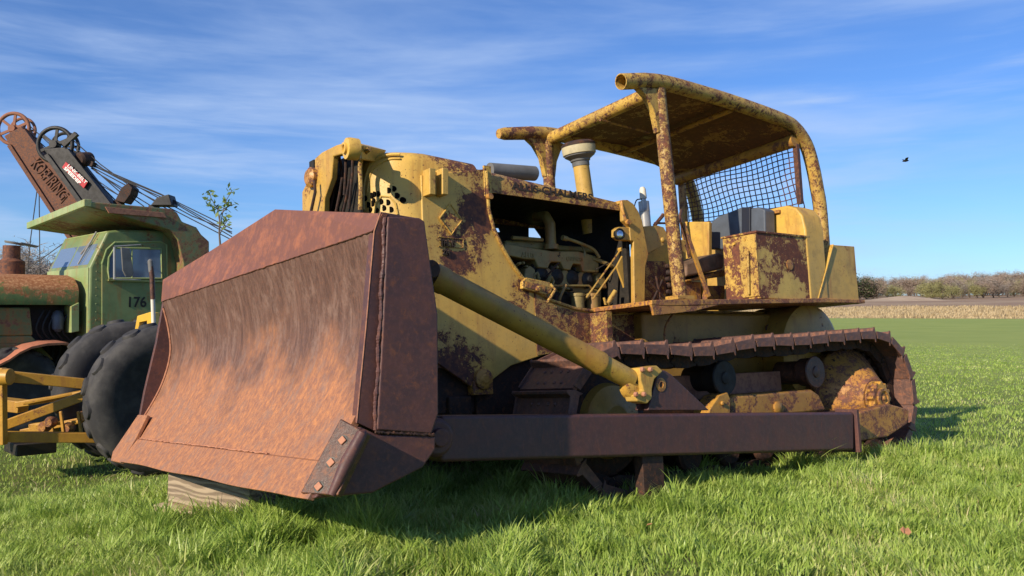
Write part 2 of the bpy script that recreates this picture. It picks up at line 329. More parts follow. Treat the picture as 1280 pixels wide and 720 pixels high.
# ================================================================ GROUND
def gh(x, y):
    """height of the ground: banked under the bulldozer, flat around, rising far off to a wooded ridge"""
    x = np.asarray(x, float); y = np.asarray(y, float)
    u = (x - .3) * .599 + (y - 7.2) * -.796
    d = np.hypot(x - .3, y - 7.2)
    near = .26 * np.tanh(.085 * u / .26) * np.exp(-(d / 13) ** 4) + .012 * np.sin(x * 2.1 + 1) * np.sin(y * 1.7) * np.exp(-(d / 25) ** 2)
    r = np.hypot(x, y)
    far = np.interp(r, [0, 168, 205, 350, 520, 900, 2000], [0, 0, 1.9, 5.6, 10.5, 17, 20])
    far = far * (1 + .10 * np.sin(np.arctan2(x, y) * 9 + .6) * np.clip((r - 205) / 300, 0, 1))
    return near + far
def ring_sheet(name, radii, mat, nseg=360):
    th = np.linspace(0, 2 * np.pi, nseg, endpoint=False); rr = np.array(radii)
    X = np.outer(rr, np.sin(th)); Y = np.outer(rr, np.cos(th)); Z = gh(X, Y)
    v = np.stack([X, Y, Z], -1).reshape(-1, 3); fs = []
    for j in range(len(rr) - 1):
        for i in range(nseg):
            a = j * nseg + i; b = j * nseg + (i + 1) % nseg; fs.append((a, b, b + nseg, a + nseg))
    me = bpy.data.meshes.new(name); me.from_pydata(v.tolist(), [], fs)
    if radii[0] < .1: pass
    me.polygons.foreach_set('use_smooth', [True] * len(fs)); me.materials.append(mat)
    o = bpy.data.objects.new(name, me); COL.objects.link(o); o['kind'] = 'structure'; return o
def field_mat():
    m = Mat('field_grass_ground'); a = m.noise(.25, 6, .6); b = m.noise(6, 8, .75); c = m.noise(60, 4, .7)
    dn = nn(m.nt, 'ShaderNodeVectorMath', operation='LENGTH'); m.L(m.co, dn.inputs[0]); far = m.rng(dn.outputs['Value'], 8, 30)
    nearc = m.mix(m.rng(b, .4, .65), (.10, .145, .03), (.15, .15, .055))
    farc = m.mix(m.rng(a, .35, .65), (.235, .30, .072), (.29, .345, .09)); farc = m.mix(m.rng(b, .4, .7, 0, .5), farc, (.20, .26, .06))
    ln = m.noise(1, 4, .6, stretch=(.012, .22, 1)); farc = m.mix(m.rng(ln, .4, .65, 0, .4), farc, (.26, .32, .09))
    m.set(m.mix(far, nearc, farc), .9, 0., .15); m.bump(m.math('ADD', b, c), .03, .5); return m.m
def dry_mat():
    m = Mat('dead_grass_ground'); a = m.noise(.5, 7, .7, stretch=(1, 1, 1)); m.set(m.mix(m.rng(a, .4, .65), (.40, .30, .17), (.26, .20, .10)), .95, 0., .1); return m.m
def brown_mat():
    m = Mat('brown_field_ground'); a = m.noise(.02, 6, .6, .4, stretch=(1, 2.5, 1)); b = m.noise(.4, 8, .7); c = m.mix(m.rng(a, .4, .62), (.27, .19, .13), (.36, .27, .18)); c = m.mix(m.rng(b, .4, .7, 0, .5), c, (.21, .15, .105)); m.set(c, .95, 0., .1); return m.m
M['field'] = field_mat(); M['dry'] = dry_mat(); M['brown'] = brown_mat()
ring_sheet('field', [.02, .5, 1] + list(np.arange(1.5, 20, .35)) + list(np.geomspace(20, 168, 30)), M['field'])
ring_sheet('dead_grass_strip', list(np.linspace(168, 205, 8)), M['dry'])
ring_sheet('brown_field', list(np.geomspace(205, 2000, 40)), M['brown'])

def island_mat(name, stops, trans=.35, rough=.6, tip=None):
    m = bpy.data.materials.new(name); m.use_nodes = True; t = m.node_tree; t.nodes.clear()
    out = nn(t, 'ShaderNodeOutputMaterial'); g = nn(t, 'ShaderNodeNewGeometry'); cr = nn(t, 'ShaderNodeValToRGB'); tx = nn(t, 'ShaderNodeTexCoord')
    nz = nn(t, 'ShaderNodeTexNoise'); nz.inputs['Scale'].default_value = .9; nz.inputs['Detail'].default_value = 4; t.links.new(tx.outputs['Object'], nz.inputs[0])
    ad = nn(t, 'ShaderNodeMath', operation='MULTIPLY_ADD'); t.links.new(nz.outputs[0], ad.inputs[0]); ad.inputs[1].default_value = .9
    sb = nn(t, 'ShaderNodeMath', operation='MULTIPLY_ADD'); t.links.new(g.outputs['Random Per Island'], sb.inputs[0]); sb.inputs[1].default_value = .55; sb.inputs[2].default_value = -.22
    t.links.new(sb.outputs[0], ad.inputs[2]); t.links.new(ad.outputs[0], cr.inputs[0])
    el = cr.color_ramp.elements
    while len(el) < len(stops): el.new(.5)
    for e, (p, c) in zip(el, stops): e.position = p; e.color = (*c, 1)
    d = nn(t, 'ShaderNodeBsdfPrincipled'); d.inputs['Roughness'].default_value = rough; d.inputs['Specular IOR Level'].default_value = .35; t.links.new(cr.outputs[0], d.inputs['Base Color'])
    tr = nn(t, 'ShaderNodeBsdfTranslucent'); t.links.new(cr.outputs[0], tr.inputs[0]); mxs = nn(t, 'ShaderNodeMixShader'); mxs.inputs[0].default_value = trans
    t.links.new(d.outputs[0], mxs.inputs[1]); t.links.new(tr.outputs[0], mxs.inputs[2]); t.links.new(mxs.outputs[0], out.inputs[0]); return m
M['blades'] = island_mat('grass_blades', [(0, (.16, .27, .045)), (.3, (.28, .41, .07)), (.55, (.39, .52, .105)), (.78, (.50, .58, .17)), (.90, (.66, .57, .32))], .42, .38)
def vnoise(x, y, s, seed=0):
    r_ = np.random.default_rng(seed); G = r_.random((256, 256)); x = x / s + 100; y = y / s + 100
    xi = np.floor(x).astype(int); yi = np.floor(y).astype(int); fx = x - xi; fy = y - yi; fx = fx * fx * (3 - 2 * fx); fy = fy * fy * (3 - 2 * fy)
    g = lambda a, b: G[a % 256, b % 256]
    return (g(xi, yi) * (1 - fx) + g(xi + 1, yi) * fx) * (1 - fy) + (g(xi, yi + 1) * (1 - fx) + g(xi + 1, yi + 1) * fx) * fy
def blades(name, X, Y, H, Wd, mat, lean=.5, label=None, kind='stuff', cat='grass', z0=None):
    n = len(X); Z = gh(X, Y) - .01 if z0 is None else z0
    az = 14 * vnoise(X, Y, .22, 9) + rng.normal(0, 1.1, n); ln = rng.uniform(.12, lean, n) * H; fa = az + np.pi / 2 + rng.normal(0, .4, n)
    dx, dy = np.cos(az), np.sin(az); wx, wy = np.cos(fa), np.sin(fa)
    V = np.zeros((n, 7, 3), np.float32)
    for k, (t, w) in enumerate(((0, 1.), (.4, .9), (.75, .6))):
        cx = X + dx * ln * t * t; cy = Y + dy * ln * t * t; cz = Z + H * t * (1 - .12 * t)
        for s_, j in ((-1, 0), (1, 1)):
            V[:, 2 * k + j, 0] = cx + wx * Wd * w * s_ / 2; V[:, 2 * k + j, 1] = cy + wy * Wd * w * s_ / 2; V[:, 2 * k + j, 2] = cz
    V[:, 6, 0] = X + dx * ln; V[:, 6, 1] = Y + dy * ln; V[:, 6, 2] = Z + H * .88
    base = (np.arange(n) * 7)[:, None]
    q = np.array([[0, 1, 3, 2], [2, 3, 5, 4]]); loops = np.concatenate([(base + q[0]), (base + q[1]), (base + np.array([4, 5, 6]))], 1).astype(np.int32)
    me = bpy.data.meshes.new(name); me.vertices.add(n * 7); me.vertices.foreach_set('co', V.reshape(-1))
    me.loops.add(n * 11); me.loops.foreach_set('vertex_index', loops.reshape(-1)); me.polygons.add(n * 3)
    st = (np.arange(n) * 11)[:, None] + np.array([0, 4, 8]); me.polygons.foreach_set('loop_start', st.reshape(-1).astype(np.int32))
    me.polygons.foreach_set('use_smooth', np.ones(n * 3, bool)); me.update(calc_edges=True); me.validate(); me.materials.append(mat)
    o = bpy.data.objects.new(name, me); COL.objects.link(o); tag(o, label, cat, None, kind); return o
def scatter(n, d0, d1, p=1.0, half=38):
    u = rng.random(n); d = (d0 ** p + u * (d1 ** p - d0 ** p)) ** (1 / p); a = R(1) * rng.uniform(-half, half, n); return d * np.sin(a), d * np.cos(a), d
def tallness(X, Y):
    lx = (X - FD.O[0]) * DW[0][0] + (Y - FD.O[1]) * DW[0][1]; ly = (X - FD.O[0]) * DW[1][0] + (Y - FD.O[1]) * DW[1][1]
    dd = np.maximum(np.abs(lx + .2) - 2.9, 0) ** 2 + np.maximum(np.abs(ly) - 1.6, 0) ** 2
    return np.exp(-dd / .35)
X, Y, Dn = scatter(210000, 2.6, 8.5, 1.15)
tn = vnoise(X, Y, .35, 1) * .6 + vnoise(X, Y, .12, 2) * .4; keep = rng.random(len(X)) < .35 + .9 * tn; X, Y, Dn, tn = X[keep], Y[keep], Dn[keep], tn[keep]
pt = (np.hypot((X - .75) / .9, (Y - 3.75) / .28) < 1) & (rng.random(len(X)) < .75); X, Y, Dn, tn = X[~pt], Y[~pt], Dn[~pt], tn[~pt]
tl = tallness(X, Y)
H = (.035 + .095 * tn ** 1.3 * rng.uniform(.5, 1.35, len(X))) * (1 + .7 * tl) * np.where(rng.random(len(X)) < .05, 1.35, 1) * (1 + .55 * np.clip((vnoise(X, Y, .28, 41) - .62) / .2, 0, 1)); Wd = rng.uniform(.004, .011, len(X)) * (1 + .25 * tl)
blades('grass', X, Y, H, Wd, M['blades'], .95, 'bright green spring grass growing around the machines', 'stuff')
X, Y, Dn = scatter(5200, 2.8, 9.5, 1.2); ck = vnoise(X, Y, .9, 31) > .56; X, Y = X[ck], Y[ck]
blades('straw', X, Y, rng.uniform(.03, .11, len(X)), rng.uniform(.003, .006, len(X)), island_mat('straw', [(0, (.42, .34, .18)), (.5, (.55, .46, .27)), (.9, (.36, .27, .14))], .2, .8), 2.2, 'scattered dead straw lying in the green grass', 'stuff')
X, Y, Dn = scatter(190000, 8, 42, 1.0); ok = rng.random(len(X)) < np.clip((44 - Dn) / 22, 0, 1); X, Y, Dn = X[ok], Y[ok], Dn[ok]; tn = vnoise(X, Y, .5, 3); H = (.035 + .05 * tn) * (1 + 1.2 * tallness(X, Y)); Wd = .004 + Dn * .0007; H = H * np.clip(1.25 - Dn / 50, .4, 1)
blades('mid_grass', X, Y, H, Wd, M['blades'], 1.1, 'short green grass of the mown field behind the bulldozer', 'stuff')
M['dead_blades'] = island_mat('dead_grass_blades', [(0, (.34, .25, .13)), (.4, (.46, .36, .20)), (.7, (.56, .45, .27)), (.97, (.38, .30, .17))], .25, .8)
a = R(1) * rng.uniform(-42, 42, 70000); d = rng.uniform(168, 206, 70000); X = d * np.sin(a); Y = d * np.cos(a)
blades('dead_grass', X, Y, (.25 + .85 * vnoise(X, Y, 6, 5)) * rng.uniform(.5, 1, len(X)), np.full(len(X), .14), M['dead_blades'], .6, 'pale dead grass along the far edge of the green field', 'stuff')
# ================================================================ BULLDOZER
doz = tag(empty('bulldozer', FD.matrix()), 'large rusty yellow crawler bulldozer with a raised maroon blade and open canopy', 'bulldozer')
YS = .52
def P2(pts, ax, v): return [D(x, y, ax, v) for x, y in pts]
# ---- blade
prof = catmull([(2.545, 0, 1.612), (2.49, 0, 1.39), (2.475, 0, 1.17), (2.545, 0, .92), (2.67, 0, .69), (2.80, 0, .50)], 6)
mb = MB(); ys = np.linspace(-1.84, 1.84, 40)
fr = [[Vector((p.x, y, p.z)) for p in prof] for y in ys]; bk = [[Vector((p.x - .035, y, p.z - .01)) for p in prof] for y in ys]
n_ = len(prof); mb.loft(fr, closed=False); mb.loft(bk, closed=False)
for lp in (0, -1):
    mb.add([q for q in fr[lp]] + [q for q in bk[lp]], [(i, i + 1, n_ + i + 1, n_ + i) for i in range(n_ - 1)])
for e in (0, n_ - 1):
    mb.add([f_[e] for f_ in fr] + [b_[e] for b_ in bk], [(i, i + 1, 40 + i + 1, 40 + i) for i in range(39)])
blade = mb.build('blade', M['blade'], doz, ang=50)
mb = MB()                                                    # top guard in three bent plates
G = [(1.875, 1.70), (.82, 1.905), (.42, 1.985), (-1.0, 1.92), (-1.92, 1.80)]
gx = [2.50, 2.50, 2.47, 2.42, 2.52]
for i in range(4):
    (ya, za), (yb, zb) = G[i], G[i + 1]; ba, bb = max(min(ya, 1.86), -1.86), max(yb, -1.86)
    sh = -.18 if i == 1 else 0
    A = [Vector((2.549, ba if i != 2 else .30, 1.613)), Vector((2.549, bb if i != 1 else .30, 1.613)), Vector((gx[i + 1], yb, zb)), Vector((gx[i], ya, za))]
    Bk = [q - Vector((.03, 0, 0)) for q in A]
    mb.add(A + Bk, [(0, 1, 2, 3), (7, 6, 5, 4), (0, 4, 5, 1), (1, 5, 6, 2), (2, 6, 7, 3), (3, 7, 4, 0)])
mb.build('blade_guard', M['blade'], blade, smooth=False)
mb = MB()
for k in range(120):                                         # weld bead between guard and moldboard
    pass
pts = [(2.549 + random.uniform(-.001, .001), y, 1.612 + random.uniform(-.002, .002)) for y in np.linspace(-1.85, 1.86, 110)]
mb.tube(pts, [random.uniform(.003, .0055) for _ in pts], 6); mb.build('weld_bead', M['blade'], blade)
mb = MB()                                                    # cutting edge
def edge(y): return Vector((2.925 - .02 * (abs(y) > 1.8), y, .345 + (.004 * math.sin(y * 5))))
ysn = list(np.linspace(-1.55, 1.86, 28))
A = [[Vector((2.776, y, .512)), Vector((2.812, y, .508)), edge(y) + Vector((.012, 0, .008)), edge(y) + Vector((-.02, 0, -.005))] for y in ysn]
mb.loft(A); mb.build('cutting_edge', M['blade'], blade, bevel=.004)
mb = MB(); pts = [(2.806 + random.uniform(-.002, .002), y, .517 + random.uniform(-.003, .003)) for y in np.linspace(-1.5, 1.1, 80)]
mb.tube(pts, [random.uniform(.003, .006) for _ in pts], 6); mb.build('weld_bead', M['copper'], blade)
# far end bit
mb = MB(); q = [Vector((2.70, -1.86, .70)), Vector((2.70, -1.50, .70)), Vector((2.83, -1.50, .50)), Vector((2.93, -1.50, .345)), Vector((2.93, -1.80, .345)), Vector((2.91, -1.93, .36)), Vector((2.88, -1.95, .40))]
nrm = Vector((.84, 0, .54)) * .03
q = [Vector((2.725, -1.88, .69)), Vector((2.725, -1.60, .69)), Vector((2.825, -1.55, .515)), Vector((2.935, -1.55, .342)), Vector((2.935, -1.86, .342)), Vector((2.90, -1.96, .40))]
mb.add(q + [p - nrm for p in q], [tuple(range(6)), tuple(range(11, 5, -1))] + [(i, (i + 1) % 6, 6 + (i + 1) % 6, 6 + i) for i in range(6)])
mb.build('end_bit', M['blade'], blade, bevel=.006)
# near end bit with three square bolt heads
TL, TR, BR, BL = D(427, 524, 'Y', 1.86), D(461, 542, 'Y', 2.0), D(424, 620, 'Y', 1.99), D(377, 617, 'Y', 1.80)
nrm = (TR - TL).cross(BL - TL).normalized(); nrm = nrm if nrm.x > 0 else -nrm
q = [TL, TR, BR, BL]; mb = MB(); k = len(q)
mb.add([p + nrm * .014 for p in q] + [p - nrm * .03 for p in q], [tuple(range(k)), tuple(range(2 * k - 1, k - 1, -1))] + [(i, (i + 1) % k, k + (i + 1) % k, k + i) for i in range(k)])
ebit = mb.build('end_bit', M['oxide'], blade, bevel=.007, seg=3)
mb = MB(); mb.tube([TR.lerp(TL, .10) + nrm * .012, TR.lerp(BR, .05).lerp(TL, .11) + nrm * .022, TR.lerp(BR, .5).lerp(TL.lerp(BL, .5), .13) + nrm * .026, BR.lerp(BL, .16) + nrm * .012], [.012, .026, .032, .020], 14); mb.build('edge_bar', M['steel'], ebit)
for t_ in (.24, .56, .90):
    c = TL.lerp(BL, t_).lerp(TR.lerp(BR, t_), .42) + nrm * .016; ex = (TR - TL).normalized(); ey = nrm.cross(ex)
    mb = MB(); mb.tube([c - nrm * .01, c + nrm * .002], .027, 18); mb.build('bolt_recess_shade', M['black'], ebit)  # flat black disc painting the shade around the bolt head
    mb = MB(); h = .0165; mb.bar(c - nrm * .005, c + nrm * .012, .033, .033, up=ey + ex * .35); mb.build('bolt', M['copper'], ebit, bevel=.004)
# near end plates
fe = [(2.50, 1.71), (2.54, 1.61), (2.60, 1.12), (2.64, .83), (2.66, .68)]
mb = MB(); mb.prism([(2.30, 1.695)] + fe + [(2.50, .60), (2.30, .60)], 'Y', 1.80, 1.868); ep = mb.build('end_plate', M['steel'], blade, bevel=.004)
mb = MB(); mb.prism([(2.262, 1.60), (2.27, 1.675), (2.30, 1.69), (2.485, 1.683), (2.53, 1.12), (2.575, .64), (2.27, .60), (2.225, .70), (2.21, 1.2)], 'Y', 1.81, 1.90); mb.build('side_box', M['steel'], ep, bevel=.010)
mb = MB(); mb.prism([(2.66, .665), (2.90, .355), (2.60, .348), (2.32, .44), (2.245, .52), (2.24, .59), (2.575, .622)], 'Y', 1.79, 1.892); mb.build('lower_plate', M['steel'], ep, bevel=.012)
mb = MB(); L0 = Vector((2.492, 1.885, 1.68)); L1 = Vector((2.58, 1.885, .64)); pts = [L0.lerp(L1, i / 260) + Vector((random.uniform(-.0012, .0012) + .004 * math.sin(i * .09), 0, 0)) for i in range(261)]
mb.tube(pts, [.010 + .003 * math.sin(i * .37) * math.sin(i * .11) + random.uniform(-.0008, .0008) for i in range(len(pts))], 8); mb.build('weld_bead', M['steel'], ep)
mb = MB(); L0 = Vector((2.58, 1.892, .632)); L1 = Vector((2.25, 1.894, .594)); pts = [L0.lerp(L1, i / 40) + Vector((0, 0, random.uniform(-.003, .003))) for i in range(41)]
mb.tube(pts, [random.uniform(.006, .010) for _ in pts], 6); mb.build('weld_bead', M['dark_rust'], ep)
mb = MB(); mb.tube([(x_ + .004, 1.866, z_) for x_, z_ in fe], .0035, 8); mb.build('plate_edge', M['rust_strip'], ep)
# far end plate
ff = [(2.53, 1.62), (2.59, 1.27), (2.68, .88), (2.72, .66)]
mb = MB(); mb.prism([(2.25, 1.62)] + ff + [(2.45, .55), (2.25, .6)], 'Y', -1.90, -1.85); mb.build('end_plate', M['steel'], blade, bevel=.004)
mb = MB(); mb.tube([(x_, -1.845, z_) for x_, z_ in [(p.x + .008, p.z) for p in prof[2:-1]]], .007, 6); mb.build('weld_bead', M['copper'], blade)
# back of the blade
mb = MB(); mb.box(2.25, 2.47, -1.8, 1.8, 1.40, 1.60); mb.box(2.22, 2.55, -1.8, 1.8, .55, .72); 
for y in (-1.4, -.9, -.4, .4, .9, 1.4): mb.box(2.26, 2.46, y - .02, y + .02, .72, 1.40)
mb.build('back_ribs', M['steel'], blade, bevel=.01)
# ---- push arms
def arm(s_):
    b0, b1, b2, b3 = D(552, 519, 'Y', 1.655), D(1068, 515, 'Y', 1.655), D(1068, 563, 'Y', 1.655), D(552, 578, 'Y', 1.655)
    mb = MB(); mb.prism([b0, b1, b2, b3], 'Y', s_ * 1.50, s_ * 1.655); a_ = mb.build('push_arm', M['beam'], doz, bevel=.022, seg=3)
    mb = MB(); c = D(546, 546, 'Y', 1.60); mb.lathe([(-.09, .09), (-.07, .105), (.05, .105), (.07, .085)], (c.x + .03, s_ * 1.60, c.z), (0, s_, 0)); mb.cyl((c.x + .03, s_ * 1.50, c.z), (c.x + .03, s_ * 1.70, c.z), .05)
    mb.box(c.x + .03, 2.34, s_ * 1.56 - .04, s_ * 1.56 + .04, c.z - .09, c.z + .09); mb.build('pivot_lug', M['steel'], a_, bevel=.008)
    mb = MB(); mb.box(b1.x - .035, b1.x + .0, s_ * 1.48, s_ * 1.675, b2.z - .02, b1.z + .02); mb.build('end_cap', M['steel'], a_, bevel=.005)
    mb = MB(); e = [D(x, y, 'Y', 1.47) for x, y in ((1066, 517), (1108, 505), (1133, 512), (1130, 530), (1106, 546), (1066, 552))]; mb.prism(e, 'Y', s_ * 1.385, s_ * 1.50); mb.build('trunnion', M['hub_rust'], a_, bevel=.012)
    return a_
armN = arm(1); armF = arm(-1)
g = [D(x, y, 'Y', 1.60) for x, y in ((805, 513), (882, 513), (834, 468), (826, 463), (818, 466))]
mb = MB(); mb.plate(g, [(D(826, 481, 'Y', 1.6).x, D(826, 481, 'Y', 1.6).z, .016)], 'Y', 1.595, 1.635); mb.build('brace_bracket', M['beam'], armN, bevel=.006)
mb = MB(); mb.prism(g, 'Y', 1.515, 1.54); mb.build('brace_bracket', M['beam'], armN, bevel=.006)
mb = MB(); c = D(826, 481, 'Y', 1.635); mb.lathe([(0, .045), (.004, .045), (.006, .02), (-.01, .018)], c, (0, 1, 0)); mb.build('pin_boss', M['hub_rust'], armN)
# brace from blade to arm
p0, p1 = D(540, 344, 'Y', 1.56), D(795, 478, 'Y', 1.57); dv = (p1 - p0)
mb = MB(); mb.tube([p0, p0 + dv * .05, p0 + dv * .055, p0 + dv * .78, p0 + dv * .785, p0 + dv * .80], [.078, .078, .073, .073, .076, .076], 28); brace = mb.build('blade_brace', M['brace_paint'], doz)
mb = MB(); mb.tube([p0 + dv * .80, p0 + dv * .965, p0 + dv * .97], [.068, .066, .055], 26); mb.build('brace_sleeve', M['yellow_clean'], brace)
mb = MB(); mb.tube([p0 + dv * .965, p1 + dv * .06], .056, 20); mb.build('brace_rod', M['dark_rust'], brace)
mb = MB(); mb.box(2.12, 2.26, 1.48, 1.62, p0.z - .1, p0.z + .12); mb.cyl((p0.x + .06, 1.45, p0.z + .02), (p0.x + .06, 1.67, p0.z + .02), .05); mb.build('brace_clevis', M['dark_rust'], brace, bevel=.01)
mb = MB(); cl = [D(x, y, 'Y', 1.63) for x, y in ((797, 460), (818, 457), (826, 464), (815, 474), (812, 486), (812, 498), (806, 505), (793, 502), (791, 494), (801, 488), (797, 474))]
mb.prism(cl, 'Y', 1.55, 1.655); clamp = mb.build('clamp', M['yellow_clean'], brace, bevel=.01)
for x, y in ((802, 462), (812, 462), (794, 493), (804, 493)):
    c = D(x, y, 'Y', 1.655); mb = MB(); mb.lathe([(0, .017), (.012, .017), (.020, .010)], c, (0, 1, 0), 12); mb.build('bolt', M['copper'], clamp)
mb = MB(); c = D(790, 482, 'Y', 1.56); mb.lathe([(-.03, .08), (-.02, .095), (.05, .095), (.06, .08)], c, (0, 1, 0)); mb.build('joint', M['yellow'], brace)
# ---- nose (radiator guard)
mb = MB()
tz = lambda x: 2.452 + (x - .9) * .06
def nose_x(y): return 1.50 + .27 * max(0, 1 - (abs(y) / .5) ** 2.4)
def nose_ring(ins, z):
    P = [(.95, -.5 + ins)]; ys = np.linspace(-.5, .5, 33)
    for y in ys:
        cr = max(0, (abs(y) - .40) / .10); x = nose_x(min(abs(y), .46)) - .10 * (1 - math.sqrt(max(0, 1 - cr * cr)))
        P.append((x - ins, y * (.5 - ins) / .5))
    P.append((.95, .5 - ins)); return [Vector((x, y, z + (x - .9) * .06 * (z > 2))) for x, y in P]
lv = [(0, .95), (0, 1.6), (0, 2.30), (0, 2.352)] + [(.115 * (1 - math.cos(R(t))), 2.352 + .105 * math.sin(R(t))) for t in (15, 30, 45, 60, 75, 90)] + [(.3, 2.462)]
mb.loft([nose_ring(i_, z_) for i_, z_ in lv])
nose = mb.build('radiator_guard', M['nose'], doz, ang=50)
def onnose(px, py, off=.0):
    x = 1.7
    for _ in range(30): q = D(px, py, 'X', x); x = .5 * x + .5 * (nose_x(max(-.46, min(.46, q.y))) + off)
    return D(px, py, 'X', x)
sidep = [D(x, y, 'Y', YS) for x, y in ((606, 211), (611, 262), (617, 285), (626, 305), (640, 330), (652, 346), (668, 362), (690, 376), (720, 386), (760, 391), (814, 388), (815, 432), (745, 436), (690, 441), (640, 457), (598, 489), (549, 455))]
sp_ = [(p.x, p.z) for p in sidep]; sp_ += [(1.44, .98), (1.44, 2.30)]
mb = MB(); mb.prism(sp_, 'Y', .47, .512); sideN = mb.build('side_panel', M['nose'], nose, bevel=.008)
mb = MB(); mb.prism([(x, z) for x, z in sp_ if True], 'Y', -.512, -.47); mb.build('side_panel', M['nose'], nose, bevel=.008)
# lower rear of the side frame, rougher paint
lf = [D(x, y, 'Y', YS) for x, y in ((668, 366), (690, 380), (720, 389.5), (760, 394.5), (812, 392), (813, 429), (745, 434), (672, 444))]
mb = MB(); mb.prism(lf, 'Y', .514, .522); mb.build('side_frame', M['lower_paint'], sideN)
mb = MB(); mb.tube([D(x, y, 'Y', .52) for x, y in ((608, 214), (611, 262), (617, 285), (626, 305), (640, 330), (652, 346), (668, 362), (690, 376), (720, 386), (760, 391), (814, 388))], .014, 8); mb.build('rim', M['tube_paint'], sideN)
mb = MB(); c = D(603, 474, 'Y', .52); mb.lathe([(-.02, .075), (.03, .075), (.04, .05), (.04, .035), (.05, .03)], c, (0, 1, 0), 28); mb.box(c.x - .085, c.x + .085, .45, .53, c.z - .11, c.z - .01); mb.build('pivot_boss', M['hub_rust'], sideN, bevel=.006)
# front face: arched moulding and black discs painting the shade inside vent holes
mb = MB()
hl = [(456, 248), (464, 244.5), (467, 243), (472, 242.5), (485, 238), (491.5, 236), (495.5, 244.5), (484, 253), (475.5, 252), (465, 254.5), (459.5, 256), (479, 260), (488, 262)]
for x, y in hl + [(466, 251), (503, 250), (470, 263), (462, 262)]:
    q = onnose(x, y, .001); nv_ = Vector((1, .9 * (q.y * 2) ** 3, 0)).normalized()
    mb = MB(); mb.lathe([(-.03, .0215), (.0015, .0215)], q, nv_, 16); mb.build('vent', M['hole'], nose)
mb = MB(); mb.tube([onnose(x, y, .004) for x, y in ((468, 268), (470, 254), (477, 245), (487, 246), (494, 254), (497, 268))], .008, 6); mb.build('moulding', M['nose'], nose)
mb = MB(); mb.tube(catmull([onnose(x, y, .0) for x, y in ((455, 262), (455, 235), (460, 212), (470, 200), (484, 194), (500, 193))], 4), .011, 6); mb.build('moulding', M['nose'], nose)
mb = MB(); mb.tube(catmull([onnose(x, y, .0) for x, y in ((459, 240), (464, 216), (474, 205), (487, 199), (500, 198))], 4), .007, 6); mb.build('moulding', M['nose'], nose)
mb = MB()                                                    # channel bracket on the side
for xa, xb in ((533.5, 541), (549.5, 557)):
    a0, a1, a2, a3 = D(xa, 211, 'Y', .56), D(xb, 212, 'Y', .56), D(xb, 245, 'Y', .56), D(xa, 244, 'Y', .56)
    mb.prism([a0, a1, a2, a3], 'Y', .50, .60)
a0, a1 = D(541, 214, 'Y', .53), D(549.5, 244, 'Y', .53); mb.box(a1.x, a0.x, .50, .525, a1.z, a0.z); mb.build('channel_bracket', M['yellow_clean'], sideN, bevel=.006)
c = D(563, 274, 'Y', .515); mb = MB(); e = .095; mb.prism([(c.x + e, c.z), (c.x, c.z + e * 1.15), (c.x - e, c.z), (c.x, c.z - e * 1.15)], 'Y', .505, .520); mb.build('diamond_emblem', M['nose'], sideN, bevel=.003)
mb = MB(); mb.tube([(c.x + e, .522, c.z), (c.x, .522, c.z + e * 1.15), (c.x - e, .522, c.z), (c.x, .522, c.z - e * 1.15), (c.x + e, .522, c.z)], .007, 6); mb.build('emblem_rim', M['nose'], sideN)
c = D(549, 308, 'Y', .515); dd = (D(600, 312, 'Y', .515) - c).normalized()
mb = MB()
for a_, b_ in (((548, 296), (579, 299)), ((579, 299), (579, 310)), ((548, 308), (579, 310))): mb.tube([D(*a_, 'Y', .516), D(*b_, 'Y', .516)], .004, 6)
mb.build('casting_frame', M['lower_paint'], sideN)
text('THL IS', 'raised_lettering', M['letter'], sideN, D(550, 307, 'Y', .518), dd, (0, 0, 1), .062, .010, .001, squash=.72)  # dark colour paints in the shading of these cast letters
text('224', 'raised_lettering', M['letter'], sideN, D(553, 318, 'Y', .518), dd, (0, 0, 1), .05, .009, .001, squash=.8)
lat = [D(x, y, 'Y', .54) for x, y in ((652, 352), (657, 347), (686, 353), (690, 359), (688, 366), (682, 369), (652, 361))]
mb = MB(); mb.prism(lat, 'Y', .515, .555); la = mb.build('latch', M['tube_paint'], sideN, bevel=.008)
mb = MB(); mb.prism([D(x, y, 'Y', .56) for x, y in ((658, 352), (682, 357), (681, 365), (657, 359))], 'Y', .553, .560); mb.build('latch_recess', M['hub_rust'], la)
mb = MB(); mb.lathe([(0, .022), (.025, .020), (.032, .01)], D(672, 361, 'Y', .56), (0, 1, 0), 14); mb.build('bolt', M['tube_paint'], la)
mb = MB(); mb.tube([D(688, 355, 'Y', .55), D(694, 362, 'Y', .57), D(688, 372, 'Y', .57), D(684, 378, 'Y', .55)], .012, 8); mb.build('latch_hook', M['tube_paint'], la)
# ---- cable head in front of the nose
mb = MB(); XH = 1.93
lc = [D(x, y, 'X', XH) for x, y in ((376, 268), (377, 240), (384, 226), (393, 219), (393, 198), (402, 190), (420, 181), (437, 176), (447, 180), (446, 189), (430, 192), (416, 196), (414, 222), (405, 248), (396, 268))]
lc = [(p.y, p.z) for p in lc]; lc[0] = (lc[0][0], 1.3); lc[-1] = (lc[-1][0], 1.3)
mb.prism(lc, 'X', XH - .05, XH); head = mb.build('cable_head', M['yellow'], doz, bevel=.012)
mb = MB(); q0 = D(392, 205, 'X', 1.9); mb.box(1.60, 1.89, q0.y - .10, q0.y - .02, 1.3, q0.z + .04); q1 = D(449, 200, 'X', 1.80)
mb.box(1.78, 1.80, q0.y, q1.y, 1.3, D(440, 192, 'X', 1.8).z); mb.build('cheek_and_slot_shade', M['grime'], head)  # cheek, plus a dark plate painting the shade at the slot's back
mb = MB(); mb.tube(catmull([D(x, y, 'X', 1.83) for x, y in ((462, 186), (453, 195), (450, 210), (451, 235), (450, 262))], 5), .016, 8); mb.build('slot_rim', M['tube_paint'], head)
